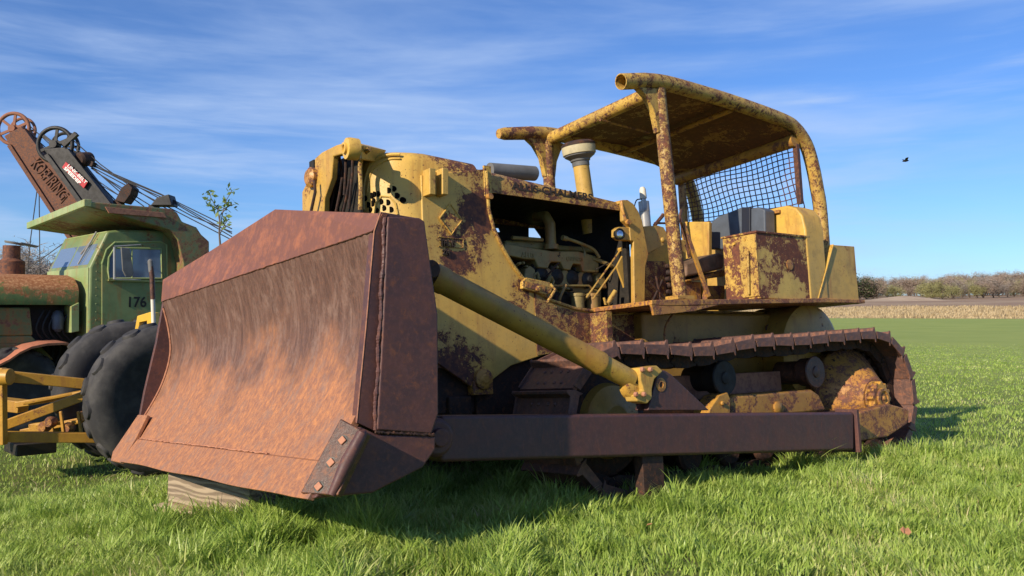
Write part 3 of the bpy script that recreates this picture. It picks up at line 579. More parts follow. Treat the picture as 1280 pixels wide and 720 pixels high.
mb = MB(); fq = [D(x, y, 'X', 1.90) for x, y in ((426, 178), (437, 176), (449, 180), (453, 200), (432, 194))]; bq = [D(x, y, 'X', 1.62) for x, y in ((448, 182), (462, 182), (484, 188), (474, 203), (452, 200))]
mb.loft([fq, bq]); mb.build('top_plate', M['nose'], head, bevel=.012)
c = D(432.5, 185.5, 'X', 2.03); mb = MB(); mb.lathe([(-.08, .072), (-.02, .075), (0, .070), (.002, .038), (.018, .036), (.020, .026), (-.002, .022)], c, (1, -.12, 0), 30); mb.build('shaft_boss', M['nose'], head)
mb = MB(); mb.lathe([(-.05, .07), (.02, .075), (.04, .05)], D(390, 222, 'X', 1.94), (1, 0, 0), 20); mb.build('sheave_hub', M['hub_rust'], head)
for (xa, ya), (xb, yb) in (((424, 196), (426, 214)), ((432, 196), (431, 226)), ((441, 200), (438, 238)), ((421, 218), (411, 268)), ((428, 222), (419, 268)), ((437, 224), (428, 268))):
    a0, a1 = D(xa, ya, 'X', 1.85), D(xb, yb, 'X', 1.84); mb = MB(); a2 = a1 + (a1 - a0) * .8 if yb > 260 else a1 + (a1 - a0) * .6
    mb.tube([a0, a0.lerp(a1, .5) + Vector((0, .01, 0)), a2], .011, 8); mb.build('wire_rope', M['dark_rust'], head)
mb = MB(); mb.tube([D(393, 226, 'X', 1.98), D(394, 240, 'X', 1.98), D(388, 268, 'X', 1.98)], .012, 8); mb.build('wire_rope', M['dark_rust'], head)
# ---- hood
mb = MB(); loops = []
for i, x in enumerate(np.linspace(1.03, -.50, 9)):
    t = i / 8; zt = 2.435 - .135 * t; zl = D(615 + (777 - 615) * t, 240 + 23.5 * t, 'Y', .50).z; 
    pr_ = [(-.50, zl), (-.50, zt - .07), (-.45, zt - .015), (-.2, zt + .01), (.2, zt + .01), (.44, zt - .012), (.485, zt - .05), (.50, zt - .09), (.50, zl), (.485, zl), (.485, zt - .09), (.43, zt - .03), (-.43, zt - .03), (-.485, zt - .09), (-.485, zl)]
    loops.append([Vector((x, y, z)) for y, z in pr_])
mb.loft(loops); hood = mb.build('hood', M['yellow_rust'], doz, ang=60)
xd = D(741, 250.5, 'Y', .505) - D(640, 235.3, 'Y', .505); pass
lm = MB(); lm.loft([[Vector((x, y, z)) for y, z in ((-.47, 2.435 - .135 * t - .075), (.475, 2.435 - .135 * t - .075), (.475, 2.435 - .135 * t - .085), (-.47, 2.435 - .135 * t - .085))] for x, t in ((.94, .05), (-.55, 1.03))]); lm.build('hood_shade_sheet', M['grime'], hood)  # dark sheet added under the hood to paint the bay's shade
t_ = text('ALLIS-CHALMERS', 'lettering', M['letter'], hood, D(640, 235.8, 'Y', .5015), xd, (0, 0, 1), .078, .0015, .0022, squash=1.0)
wdt = max((v.co - D(640, 235.8, 'Y', .5015)).dot(xd.normalized()) for v in t_.data.vertices); sc_ = xd.length / wdt; o0 = D(640, 235.8, 'Y', .5015)
for v in t_.data.vertices: q = v.co - o0; u = q.dot(xd.normalized()); v.co = v.co + xd.normalized() * u * (sc_ - 1)
mb = MB(); mb.tube([D(x, y, 'Y', .45) for x, y in ((607, 206), (609, 216))] , .02, 8)
mb = MB(); b0, b1 = D(607, 207, 'Y', .515), D(612, 246, 'Y', .515); mb.box(b0.x - .045, b0.x + .02, .50, .522, b1.z, b0.z); mb.build('hood_strap', M['tube_paint'], hood, bevel=.004)
mb = MB(); mb.lathe([(-.01, .022), (.03, .022)], D(611, 246, 'Y', .53), (0, 1, 0), 12); mb.build('bolt', M['hub_rust'], hood)
a0, a1 = D(612, 213, 'Y', .08), D(668, 217, 'Y', .08); mb = MB(); mb.tube([a0 + Vector((0, 0, .0)), a1, a1 - Vector((.012, 0, 0))], [.062, .062, .05], 24); mb.build('grey_pipe', M['grey_pipe'], doz)
# ---- engine bay
mb = MB()
far_hole = [[(D(x, y, 'Y', -.5).x, D(x, y, 'Y', -.5).z) for x, y in q] for q in (((661, 285), (669, 285), (677, 296), (677, 298), (661, 297)), ((663, 302), (677, 303), (677, 308), (670, 307)), ((617, 285), (624, 285), (626, 290), (618, 290)), ((707, 281), (712, 278), (716, 280), (709, 283)))]
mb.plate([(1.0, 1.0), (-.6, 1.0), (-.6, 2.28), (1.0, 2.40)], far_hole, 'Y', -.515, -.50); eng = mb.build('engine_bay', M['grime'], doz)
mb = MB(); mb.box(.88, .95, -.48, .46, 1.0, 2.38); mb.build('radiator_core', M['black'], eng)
mb = MB(); mb.box(.75, -.45, -.28, .10, 1.0, 1.62); mb.box(.70, -.40, -.22, .20, 1.05, 1.55); blk = mb.build('engine_block', M['grime'], eng, bevel=.02)
mb = MB(); a0, a1, a2, a3 = D(625, 306, 'Y', .24), D(748, 318, 'Y', .24), D(748, 332, 'Y', .24), D(625, 322, 'Y', .24)
mn = [D(x, y, 'Y', .25) for x, y in ((630, 304), (672, 311), (690, 314), (722, 314), (744, 320), (748, 330), (748, 341), (728, 340), (725, 331), (716, 330), (712, 338), (704, 337), (700, 328), (688, 328), (684, 336), (672, 335), (668, 325), (655, 324), (640, 321), (630, 318))]
mb.prism(mn, 'Y', .12, .26); mani = mb.build('manifold', M['engine_paint'], blk, bevel=.012)
text('ALLIS', 'cast_lettering', M['engine_paint'], mani, D(652, 321, 'Y', .262), D(700, 325, 'Y', .262) - D(652, 321, 'Y', .262), (0, 0, 1), .055, .004, .001)
text('CHALMERS', 'cast_lettering', M['engine_paint'], mani, D(708, 325, 'Y', .262), D(740, 328, 'Y', .262) - D(708, 325, 'Y', .262), (0, 0, 1), .045, .004, .001, squash=.8)
a0, a1 = D(689, 312, 'Y', .20), D(687, 272, 'Y', .20); mb = MB(); mb.tube([a0, a0.lerp(a1, .15), a0.lerp(a1, .15), a0.lerp(a1, .8), a1 + Vector((-.01, -.06, .02)), a1 + Vector((-.02, -.2, .04))], [.062, .062, .045, .045, .045, .045], 18); mb.build('intake_pipe', M['engine_paint'], blk)
mb = MB(); mb.tube([D(748, 304, 'Y', .05), D(746, 250, 'Y', .05)], .055, 16); mb.build('intake_pipe', M['engine_paint'], blk)
mb = MB(); mb.tube(catmull([D(x, y, 'Y', .30) for x, y in ((703, 297), (714, 300), (730, 306), (742, 312), (749, 322))], 4), [.022 if i < 3 else .014 for i in range(17)], 10); mb.build('oil_pipe', M['engine_paint'], blk)
mb = MB(); mb.tube([D(640, 297, 'Y', .2), D(678, 300, 'Y', .2)], .016, 8); mb.build('oil_pipe', M['engine_paint'], blk); mb = MB(); mb.tube([D(692, 357, 'Y', .32), D(736, 357, 'Y', .32), D(741, 362, 'Y', .32)], .008, 8); mb.build('fuel_line', M['engine_paint'], blk)
for k in range(4):
    c = D(676 + 19 * k, 344 + 2 * k, 'Y', .22); mb = MB(); mb.lathe([(-.1, .065), (.02, .065), (.03, .045), (.05, .02)], c, (0, 1, 0), 14); mb.build('cylinder_cover', M['grime'], blk)
    c = D(668 + 21 * k, 330 + 2 * k, 'Y', .2); mb = MB(); mb.tube([c, c + Vector((0, -.02, -.12))], [.03, .025], 10); mb.build('port', M['grime'], blk)
for x in (722, 741):
    c = D(x, 380, 'Y', .30); mb = MB(); mb.lathe([(0, .055), (.10, .055), (.102, .062), (.125, .062), (.13, .03)], c - Vector((0, 0, .04)), (0, 0, 1), 20); mb.build('oil_filter', M['engine_paint'], blk)
for a_, b_ in (((733, 372), (776, 312)), ((741, 374), (780, 320))):
    mb = MB(); mb.tube([D(*a_, 'Y', .40), D(*b_, 'Y', .40)], .007, 6); c = D(*b_, 'Y', .40); mb.lathe([(-.02, .02), (.02, .02)], c, (0, 1, 0), 8); mb.build('control_rod', M['yellow'], eng)
mb = MB(); mb.tube([D(759, 380, 'Y', .42), D(769, 364, 'Y', .42)], .020, 12); mb.tube([D(757, 381, 'Y', .42), D(755, 372, 'Y', .42)], .010, 8); mb.build('drain_valve', M['tube_paint'], eng)
mb = MB(); mb.prism([D(x, y, 'Y', .42) for x, y in ((771, 333), (779, 318), (789, 330), (792, 368), (783, 370), (779, 355))], 'Y', .40, .42); mb.build('bracket', M['yellow'], eng, bevel=.004)
rc = random.Random(5)
mb = MB(); mb.prism([D(x, y, 'Y', .19) for x, y in ((655, 338), (752, 342), (752, 385), (720, 385), (690, 372), (668, 356))], 'Y', .10, .19); mb.build('crankcase', M['engine_paint'], blk, bevel=.01)
mb = MB(); mb.prism([D(x, y, 'Y', .15) for x, y in ((632, 300), (665, 300), (700, 306), (742, 309), (746, 316), (632, 310))], 'Y', -.1, .15); mb.build('rocker_cover', M['engine_paint'], blk, bevel=.02)
for k in range(26):
    p = D(rc.uniform(650, 790), rc.uniform(318, 378), 'Y', rc.uniform(.16, .34)); d1 = Vector((rc.gauss(0, .06), rc.gauss(0, .02), rc.gauss(0, .05))); d2 = Vector((rc.gauss(0, .06), -.04, rc.gauss(-.04, .04)))
    mb = MB(); rr_ = rc.choice((.006, .008, .012, .018)); mb.tube(catmull([p - d1, p, p + d2, p + d2 * 1.6 + Vector((0, -.05, -.03))], 3), rr_, 7); mb.build('engine_hose', M[rc.choice(('grime', 'engine_paint', 'engine_paint', 'dark_rust'))], blk)
for k in range(22):
    p = D(645 + k * 4.6 + rc.uniform(-2, 2), rc.choice((330, 352, 362)) + k * .5 + rc.uniform(-3, 3), 'Y', .22); mb = MB(); mb.lathe([(-.02, .014), (.018, .014), (.026, .007)], p, (rc.gauss(0, .1), 1, rc.gauss(0, .1)), 6); mb.build('engine_bolt', M[rc.choice(('grime', 'engine_paint'))], blk)
for k in range(5):
    p = D(660 + k * 22, 346 + k * 2, 'Y', .20); mb = MB(); mb.prism([(p.x - .07, p.z - .05), (p.x + .07, p.z - .05), (p.x + .05, p.z + .06), (p.x, p.z + .09), (p.x - .05, p.z + .06)], 'Y', .12, .235); mb.build('head_cover', M['engine_paint'], blk, bevel=.012)
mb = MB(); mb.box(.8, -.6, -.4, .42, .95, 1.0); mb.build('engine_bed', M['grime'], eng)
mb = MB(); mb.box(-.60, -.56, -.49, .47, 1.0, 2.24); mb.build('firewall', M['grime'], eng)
# headlight
hb = [D(x, y, 'Y', .50) for x, y in ((768, 287), (772, 284), (787, 285), (787, 301), (773, 300), (768, 296))]
mb = MB(); mb.prism(hb, 'Y', .46, .52); hlg = mb.build('headlight', M['yellow'], doz, bevel=.006)
mb = MB(); c = D(774.5, 292.5, 'Y', .522); mb.lathe([(-.02, .048), (.006, .048), (.010, .040), (.0, .038)], c, (.25, 1, 0), 24); mb.build('bezel', M['black'], hlg)
mb = MB(); mb.lathe([(-.002, .036), (.006, .030), (.010, .012)], c, (.25, 1, 0), 24); mb.build('lens', M['mirror'], hlg)
# ---- cowl
cw = [D(x, y, 'Y', .52) for x, y in ((777, 250), (784, 250), (791, 255), (797, 264), (802, 276), (806, 298), (810, 318), (806, 334), (805, 382), (792, 383), (791, 302), (787, 301), (786, 284), (778, 276))]
mb = MB(); mb.prism(cw, 'Y', .488, .53); cowl = mb.build('cowl', M['yellow'], doz, bevel=.008)
mb = MB(); lp = [[D(x, y, 'Y', .50) for x, y in ((777, 250), (784, 250), (791, 255), (797, 264), (802, 276), (806, 298))]]
top_ = [(p.x, p.z) for p in lp[0]]; th_ = top_ + [(x - .02, z - .025) for x, z in top_[::-1]]
mb.prism([(x, z) for x, z in top_] + [(x + .02, z - .03) for x, z in top_[::-1]], 'Y', -.50, .487); mb.build('dash_cowl', M['yellow'], cowl)
mb = MB(); mb.tube([D(777, 251, 'Y', .515), D(778, 262, 'Y', .53), D(783, 278, 'Y', .53)], .013, 8); mb.lathe([(0, .024), (.03, .024)], D(784, 278, 'Y', .53), (0, 1, 0), 12); mb.build('hinge', M['hub_rust'], cowl)
mb = MB(); mb.prism([D(x, y, 'Y', .46) for x, y in ((804, 283), (822, 282), (829, 284), (834, 293), (835, 303), (826, 308), (809, 317))], 'Y', .43, .465); c = D(828, 300, 'Y', .465); mb.lathe([(0, .025), (.012, .022), (.02, .01)], c, (0, 1, 0), 14); mb.build('side_plate', M['yellow'], cowl, bevel=.004)
mb = MB(); mb.prism([D(x, y, 'Y', .35) for x, y in ((806, 320), (840, 298), (858, 300), (858, 345), (806, 345))], 'Y', .1, .35); mb.build('instrument_panel', M['yellow_clean'], cowl, bevel=.01)
mb = MB(); mb.prism([D(x, y, 'Y', .46) for x, y in ((808, 326), (834, 326), (834, 378), (806, 380))], 'Y', .3, .45)
mb.build('lower_cowl', M['lower_paint'], cowl, bevel=.01)
mb = MB()
for k in range(5): mb.lathe([(0, .02 + .008 * (k % 2)), (.04, .02)], D(833 + (k % 2) * 2, 333 + k * 8, 'Y', .5), (0, 1, 0), 10)
for a_, b_ in (((820, 345), (826, 378)), ((812, 352), (830, 372)), ((828, 350), (816, 376))): mb.tube([D(*a_, 'Y', .52), D(*b_, 'Y', .52)], .010, 8)
mb.build('linkage', M['dark_rust'], cowl)
# ---- canister, levers
c = D(807, 281, 'Y', -.10); c2 = D(804.5, 252, 'Y', -.10); u = (c2 - c).normalized(); L_ = (c2 - c).length
mb = MB(); mb.lathe([(-.1, .052), (0, .052), (L_ * .55, .052), (L_ * .56, .055), (L_ * .58, .052), (L_, .052), (L_ + .005, .025), (L_ + .06, .022)], c, u, 24); can = mb.build('air_cleaner', M['silver'], doz)
mb = MB(); mb.lathe([(L_ + .03, .034), (L_ + .12, .030), (L_ + .14, .018)], c, u, 20); mb.build('cap', M['white'], can)
mb = MB(); mb.tube(catmull([D(802, 249, 'Y', -.08), D(796, 250, 'Y', -.08), D(793, 258, 'Y', -.08), D(792, 268, 'Y', -.08)], 4), .006, 6); mb.build('hose', M['black'], can)
for pts, r_ in (((( 818, 282), (828, 270), (829, 268)), .018), (((834, 262), (832, 256)), .012), (((845, 290), (838, 262), (832, 257)), .013), (((818, 279), (845, 279)), .010), (((848, 276), (852, 262)), .014), (((862, 322), (856, 296), (850, 272)), .016)):
    mb = MB(); mb.tube([D(x, y, 'Y', .15) for x, y in pts], r_, 8); mb.build('control_lever', M['oxide'], doz)
mb = MB(); mb.bar(D(853, 277, 'Y', .80), D(886, 371, 'Y', .85), .025, .035); mb.build('brake_lever', M['ochre'], doz, bevel=.004)
# ---- stack
cb, ct = D(732.5, 250, 'Y', .0), D(726, 205, 'Y', .0); u = (ct - cb).normalized(); L_ = (ct - cb).length
mb = MB(); mb.lathe([(-.3, .072), (L_ - .01, .072)], cb, u, 26); stk = mb.build('intake_stack', M['yellow_clean'], doz)
mb = MB(); mb.lathe([(L_ - .02, .076), (L_ + .02, .078), (L_ + .025, .088), (L_ + .04, .09), (L_ + .07, .135), (L_ + .085, .138)], cb, u, 30); mb.build('cap_base', M['grey_pipe'], stk)
mb = MB(); mb.lathe([(L_ + .08, .130), (L_ + .085, .147), (L_ + .155, .151), (L_ + .16, .149)], cb, u, 32); mb.build('pre_cleaner', M['cream'], stk)
mb = MB(); mb.lathe([(L_ + .155, .1525), (L_ + .175, .1525), (L_ + .195, .125), (L_ + .205, .03)], cb, u, 32); mb.build('cap_rim', M['dark_rust'], stk)
# ---- deck / fenders
def fender(s_):
    a_, b_ = (.50, 1.17) if s_ > 0 else (-1.17, -.50)
    top = [(-.10, 1.385), (-.25, 1.392), (-1.2, 1.415), (-2.30, 1.445), (-2.92, 1.44), (-2.92, 1.41), (-2.3, 1.405), (-1.2, 1.375), (-.25, 1.345), (-.10, 1.35)]
    mb = MB(); mb.prism(top, 'Y', a_, b_); f_ = mb.build('fender', M['hub_rust'], doz, bevel=.006)
    mb = MB(); e = s_ * 1.17; mb.prism([(-.10, 1.35), (-.25, 1.344), (-.62, 1.352), (-.9, 1.372), (-.9, 1.372), (-.55, 1.31), (-.12, 1.275)], 'Y', e - .025 * s_, e - .003 * s_)
    mb.build('edge_brace', M['hub_rust'], f_)
    return f_
fen = fender(1); fender(-1)
mb = MB(); mb.box(-.62, -2.6, -.5, .5, 1.34, 1.38); mb.build('deck_floor', M['ochre'], doz)
mb = MB(); mb.prism([(-.55, 1.35), (-.55, 1.05), (-.70, .75), (-2.4, .75), (-2.85, 1.05), (-2.78, 1.35)], 'Y', -.62, .62); body = mb.build('rear_case', M['lower_ochre'], doz, bevel=.03)
mb = MB(); mb.lathe([(-.1, .44), (.40, .44), (.43, .38)], (-2.50, .45, .98), (0, 1, 0), 40); mb.lathe([(-.1, .44), (.40, .44), (.43, .38)], (-2.50, -.45, .98), (0, -1, 0), 40); mb.build('final_case', M['yellow'], body)
for x, y, r_ in ((960, 411, .028), (991, 411, .03), (1009, 408, .03), (1033, 413, .03)):
    mb = MB(); mb.lathe([(0, r_ + .012), (.012, r_ + .012), (.014, r_), (.002, r_ - .006)], D(x, y, 'Y', .64), (0, 1, 0), 18); mb.build('case_plug', M['oxide'], body)
mb = MB(); mb.box(-.06, -.12, .525, .72, 1.03, 1.34); mb.build('fender_bracket', M['lower_paint'], fen, bevel=.005)
mb = MB(); mb.tube(catmull([D(x, y, 'Y', .70) for x, y in ((831, 430), (831, 412), (836, 400), (845, 390), (860, 384))], 4), .010, 6); mb.build('fender_edge', M['hub_rust'], fen)
# ---- canopy (ROPS)
rp = [D(x, y, 'Y', .76) for x, y in ((776, 102), (806, 101), (832, 104), (880, 117), (922, 130), (975, 149))] + [D(x, y, 'Y', .76) for x, y in ((993, 160), (1007, 180), (1015, 205), (1021, 235), (1026, 270))] + [Vector((-2.93, .76, 1.42))]
rp = [rp[0], rp[1]] + catmull(rp[1:], 4)[1:]
mb = MB(); mb.tube(rp[1:], .066, 22); rops = mb.build('canopy_frame', M['tube_paint'], doz, ang=60)
mb = MB(); mb.pipe(rp[0], rp[1] + (rp[1] - rp[0]) * .02, .066, .008, 24); mb.build('tube_end', M['tube_paint'], rops)
mb = MB(); e_ = rp[0]; mb.cyl(e_ + (rp[1] - rp[0]) * .6, e_ + (rp[1] - rp[0]) * .62, .057); mb.build('tube_plug', M['dark_rust'], rops)
fp = [Vector((p.x, -.76, p.z - .06)) for p in rp]; mb = MB(); mb.tube(fp[1:], .066, 18); mb.build('side_tube', M['tube_paint'], rops)
mb = MB(); ppt = [fp[0] + Vector((.12, 0, -.005)), fp[0] + Vector((.05, 0, .004)), fp[1]]; mb.tube(ppt, [.045, .06, .066], 16); mb.build('tube_end', M['yellow_rust'], rops)
pf = lambda s_, z: Vector((-.80, s_ * .76, z))
for s_, zt_ in ((1, 3.25), (-1, 3.16)):
    pb = D(850, 372, 'Y', .80) if s_ > 0 else Vector((-.80, -.76, 1.38)); pt_ = D(823, 112, 'Y', .76) if s_ > 0 else Vector((-.78, -.76, zt_))
    mb = MB(); mb.tube([pb, pt_], .058, 20); po = mb.build('post', M['post_paint'], rops)
    mb = MB(); mb.box(pb.x - .1, pb.x + .1, pb.y - .07, pb.y + .07, pb.z - .02, pb.z + .012); mb.build('base_plate', M['yellow'], po, bevel=.004)
    for sg in (1, -1):
        w_ = .26 if sg > 0 else .05
        mb = MB(); T = pt_
        if sg > 0: poly = [(T.x + .27, T.z - .03), (T.x + .18, T.z - .09), (T.x + .10, T.z - .20), (T.x + .06, T.z - .38), (T.x + .0, T.z - .38), (T.x, T.z)]
        elif s_ < 0: poly = [(T.x - .24, T.z - .03), (T.x - .15, T.z - .10), (T.x - .09, T.z - .22), (T.x - .06, T.z - .38), (T.x, T.z - .38), (T.x, T.z)]
        else: continue
        mb.prism(poly, 'Y', T.y - .03, T.y + .03); mb.build('gusset', M['tube_paint'], po, bevel=.006)
za = D(812, 116, 'Y', .72).z; 
mb = MB(); mb.tube([(-.80, -.76, 3.16), (-.80, .76, 3.235)], .060, 20); mb.build('front_crossbar', M['tube_paint'], rops)
mb = MB(); mb.tube([(-2.60, -.76, 2.95), (-2.62, .76, 3.02)], .066, 20); mb.build('rear_crossbar', M['ochre'], rops)
mb = MB(); mb.tube([(-1.75, -.72, 3.13), (-1.75, .72, 3.20)], .025, 14); mb.build('middle_crossbar', M['ochre'], rops)
mb = MB(); mb.tube([D(750, 150, 'Z', 3.12), D(812, 166, 'Z', 3.12)], .011, 8); mb.build('roof_rod', M['ochre'], rops)
nx, ny = 14, 8; vv = []; ff_ = []
for i in range(nx + 1):
    for j in range(ny + 1):
        x = -.80 - 1.86 * i / nx; y = -.77 + 1.54 * j / ny; z = 3.165 + (y + .77) / 1.54 * .075 - .02 * math.sin(math.pi * j / ny) - max(0, (i / nx - .55)) * .52 + random.uniform(-.004, .004) + .0
        vv.append((x, y, z + .055 - .0))
k = len(vv)
for i in range(nx):
    for j in range(ny): a_ = i * (ny + 1) + j; ff_.append((a_, a_ + 1, a_ + ny + 2, a_ + ny + 1))
mb = MB(); mb.add(vv, ff_); mb.add([(x, y, z - .012) for x, y, z in vv], ff_); mb.build('roof_sheet', M['roof_under'], rops, ang=80)
# screen
mb = MB(); nW, nH = 22, 13
def scr(u, v):
    y = -.70 + 1.42 * u; z0_, z1_ = 2.28, 2.93 + .05 * u; z = z0_ + (z1_ - z0_) * v; b = .012 * math.sin(u * 11 + v * 5) + .01 * math.sin(v * 9 + u * 3)
    return Vector((-2.63 - .12 * (1 - v) + b, y, z + b * .6))
for i in range(nW + 1): mb.tube([scr(i / nW, k / 10) for k in range(11)], .0055, 5, cap=False)
for j in range(nH + 1): mb.tube([scr(k / 20, j / nH) + Vector((.006, 0, 0)) for k in range(21)], .0055, 5, cap=False)
mb.build('mesh_screen', M['wire'], rops)
mb = MB(); mb.box(-2.62, -2.66, -.76, -.68, 2.3, 2.95); mb.build('screen_edge', M['ochre'], rops)
mb = MB(); mb.box(-2.62, -2.66, .725, .775, 2.4, 2.98); mb.build('screen_edge', M['oxide'], rops)
# ---- seat, tank, toolbox, fin
sb = [D(x, y, 'X', -1.95) for x, y in ((887, 312), (887, 279), (896, 271), (926, 259), (934, 262), (934, 312))]
mb = MB(); mb.prism(sb, 'X', -2.10, -1.95); seat = mb.build('seat_back', M['seat'], doz, bevel=.02, seg=3)
mb = MB(); mb.prism([D(x, y, 'X', -1.95) for x, y in ((927, 312), (927, 259), (938, 259), (938, 312))], 'X', -2.105, -1.945); mb.build('seat_shadow_band', M['seat_shadow'], seat, bevel=.01)  # shadow band of the canopy post, painted as a dark strip
mb = MB(); mb.prism([D(x, y, 'X', -1.95) for x, y in ((938, 312), (938, 260), (948, 259), (956, 262), (957, 312))], 'X', -2.10, -1.95); mb.build('seat_side', M['seat'], seat, bevel=.016)
mb = MB(); a0, a1 = D(862, 345, 'Y', .55), D(903, 312, 'Y', .55); mb.prism([D(x, y, 'Y', .62) for x, y in ((858, 329), (900, 316), (905, 318), (905, 335), (896, 338), (858, 346))], 'Y', .1, .62); mb.build('seat_cushion', M['cushion'], doz, bevel=.02, seg=3)
mb = MB(); mb.prism([D(x, y, 'Y', .60) for x, y in ((858, 350), (905, 337), (908, 345), (858, 352))], 'Y', .1, .6); mb.prism([D(x, y, 'Y', .60) for x, y in ((862, 350), (882, 352), (882, 374), (862, 374))], 'Y', .1, .55); mb.prism([D(x, y, 'Y', .60) for x, y in ((884, 357), (906, 357), (906, 374), (884, 374))], 'Y', .3, .6); mb.build('seat_frame', M['ochre'], doz, bevel=.008)
ap = [D(x, y, 'X', -1.75) for x, y in ((852, 277), (886, 277), (886, 330), (852, 330))]; mb = MB(); mb.prism(ap, 'X', -1.80, -1.75); mb.build('arm_panel', M['yellow_clean'], doz, bevel=.012)
tk = [D(x, y, 'X', -2.12) for x, y in ((950, 375), (953, 262), (962, 258), (984, 257), (998, 262), (1008, 275), (1012, 300), (1014, 375))]
tk = [(.62, 1.42), (.62, 2.28), (.66, 2.33), (.84, 2.345), (.95, 2.31), (1.02, 2.22), (1.05, 2.05), (1.05, 1.44)]
tk2 = [D(955, 300, 'X', -2.12).y, D(1007, 300, 'X', -2.12).y]
y0_, y1_ = tk2; zt_ = D(975, 258, 'X', -2.12).z
mb = MB(); mb.prism([(y0_ - .6, 1.42), (y0_ - .6, zt_ - .03), (y0_ - .57, zt_), (y1_ - .18, zt_), (y1_ - .08, zt_ - .04), (y1_ - .02, zt_ - .12), (y1_, zt_ - .25), (y1_, 1.42)], 'X', min(-2.35, D(1033, 330, 'Y', y1_).x), -2.13); tank = mb.build('fuel_tank', M['yellow_clean'], doz, bevel=.035, seg=4)
mb = MB(); mb.box(-2.10, -2.135, y0_ + .1, y0_ + .2, zt_ - .06, zt_ - .03); mb.build('tank_bracket', M['hub_rust'], tank, bevel=.005)
bx = [D(x, y, 'Y', 1.12) for x, y in ((945, 291), (1010, 294), (1014, 375), (945, 376))]
xb0, xb1 = bx[0].x, bx[1].x; yb0 = D(903, 303, 'X', xb0).y; zt_ = (bx[0].z + bx[1].z) / 2
mb = MB(); mb.box(xb1, xb0, yb0, 1.12, 1.43, zt_); tb = mb.build('toolbox', M['box_paint'], doz, bevel=.008)
mb = MB(); mb.box(xb1 - .01, xb0 + .01, yb0 - .01, 1.13, zt_ - .012, zt_ + .006); mb.build('lid', M['box_paint'], tb, bevel=.003)
mb = MB(); mb.tube([D(935, 313, 'X', xb0 + .03), D(936, 368, 'X', xb0 + .03)], .012, 8); mb.box(xb0, xb0 + .012, D(927, 340, 'X', xb0).y, 1.121, 1.45, zt_ - .02); mb.build('hasp', M['tube_paint'], tb, bevel=.004)
for x, y in ((918, 305), (932, 300)):
    mb = MB(); mb.lathe([(0, .014), (.014, .012)], D(x, y, 'X', xb0 + .002), (1, 0, 0), 10); mb.build('bolt', M['yellow_clean'], tb)
mb = MB(); mb.lathe([(0, .045), (.006, .045), (.008, .02)], D(987, 331, 'Y', 1.12), (0, 1, 0), 20); mb.build('lock_disc', M['hub_rust'], tb)
fn = [D(x, y, 'Y', 1.12) for x, y in ((1041, 306), (1068, 308), (1074, 380), (1021, 378))]
mb = MB(); mb.prism(fn, 'Y', 1.075, 1.12); fin = mb.build('rear_wing', M['yellow_clean'], doz, bevel=.004)
mb = MB(); mb.bar(fn[0] + Vector((.01, 0, 0)), fn[3] + Vector((.01, 0, 0)), .035, .012, up=(1, 0, .2)); mb.build('wing_flange', M['bright_yellow'] if 0 else M['yellow_clean'], fin, bevel=.003)
mb = MB(); mb.box(-2.5, -2.8, .55, 1.07, 1.44, 1.56); mb.build('rear_shelf', M['yellow'], fin, bevel=.01)
mb = MB(); mb.box(-2.45, -2.60, -.9, .7, 1.44, 2.1); mb.build('rear_panel', M['yellow'], doz, bevel=.02)
# ---- tracks
def track_path(n, mir=0):
    top = [(-.62, 1.035), (-1.0, 1.075), (-1.8, 1.09), (-2.55, 1.09)]
    P = []
    P += arc((.42, .535), .475, -90, 90, 14)[:-1]
    P += [(.42, 1.01), (.0, 1.0), (-.35, .975), (-.62, .985), (-.95, 1.035), (-1.3, 1.045), (-1.7, 1.045), (-2.1, 1.07), (-2.5, 1.085)]
    P += arc((-2.76, .565), .53, 78, 270, 18)
    P += [(-2.2, .03), (-1.2, .03), (-.2, .03)]
    P += [P[0]]
    P = np.array(P); d = np.r_[0, np.cumsum(np.hypot(*np.diff(P, axis=0).T))]; s_ = np.linspace(0, d[-1], n, endpoint=False)
    return np.stack([np.interp(s_, d, P[:, 0]), np.interp(s_, d, P[:, 1])], 1), d[-1]
NS = 39; tp, tl_ = track_path(NS); pitch = tl_ / NS
def shoe_mesh():
    mb = MB(); hw = .285; p = pitch
    pr_ = [(-.50 * p, .0), (-.5 * p, .024), (-.2 * p, .020), (.30 * p, .022), (.36 * p, .055), (.44 * p, .060), (.47 * p, .030), (.53 * p, .012), (.50 * p, -.004)]
    mb.prism([(x, z * 1.35) for x, z in pr_], 'Y', -hw, hw)
    for s_ in (-1, 1): mb.prism([(-.47 * p, .048), (-.2 * p, .050), (.30 * p, .050), (.38 * p, .085), (.46 * p, .085), (.51 * p, .01), (.47 * p, -.055), (.40 * p, -.025), (-.40 * p, -.018)], 'Y', min(s_ * hw, s_ * (hw + .012)), max(s_ * hw, s_ * (hw + .012)))
    for x in (-.28, .12):
        for y in (-.125, -.05, .05, .125): mb.lathe([(0, .014), (.016, .014), (.020, .008)], (x * p, y, .018), (0, 0, 1), 6)
    return mb
def link_mesh():
    mb = MB(); p = pitch
    for s_ in (-1, 1):
        y = s_ * .085; mb.prism([(-.55 * p, -.05), (-.45 * p, -.095), (.1 * p, -.105), (.5 * p, -.09), (.56 * p, -.045), (.45 * p, -.002), (-.45 * p, -.002)], 'Y', y - .022 + s_ * .0, y + .022)
    mb.cyl((.48 * p, -.115, -.05), (.48 * p, .115, -.05), .026, 12); return mb
sh0 = shoe_mesh().build('track_shoe', M['track'], None, bevel=.004); lk0 = link_mesh().build('track_link', M['dark_rust'], None, bevel=.003)
SM, LM = sh0.data, lk0.data
first = True
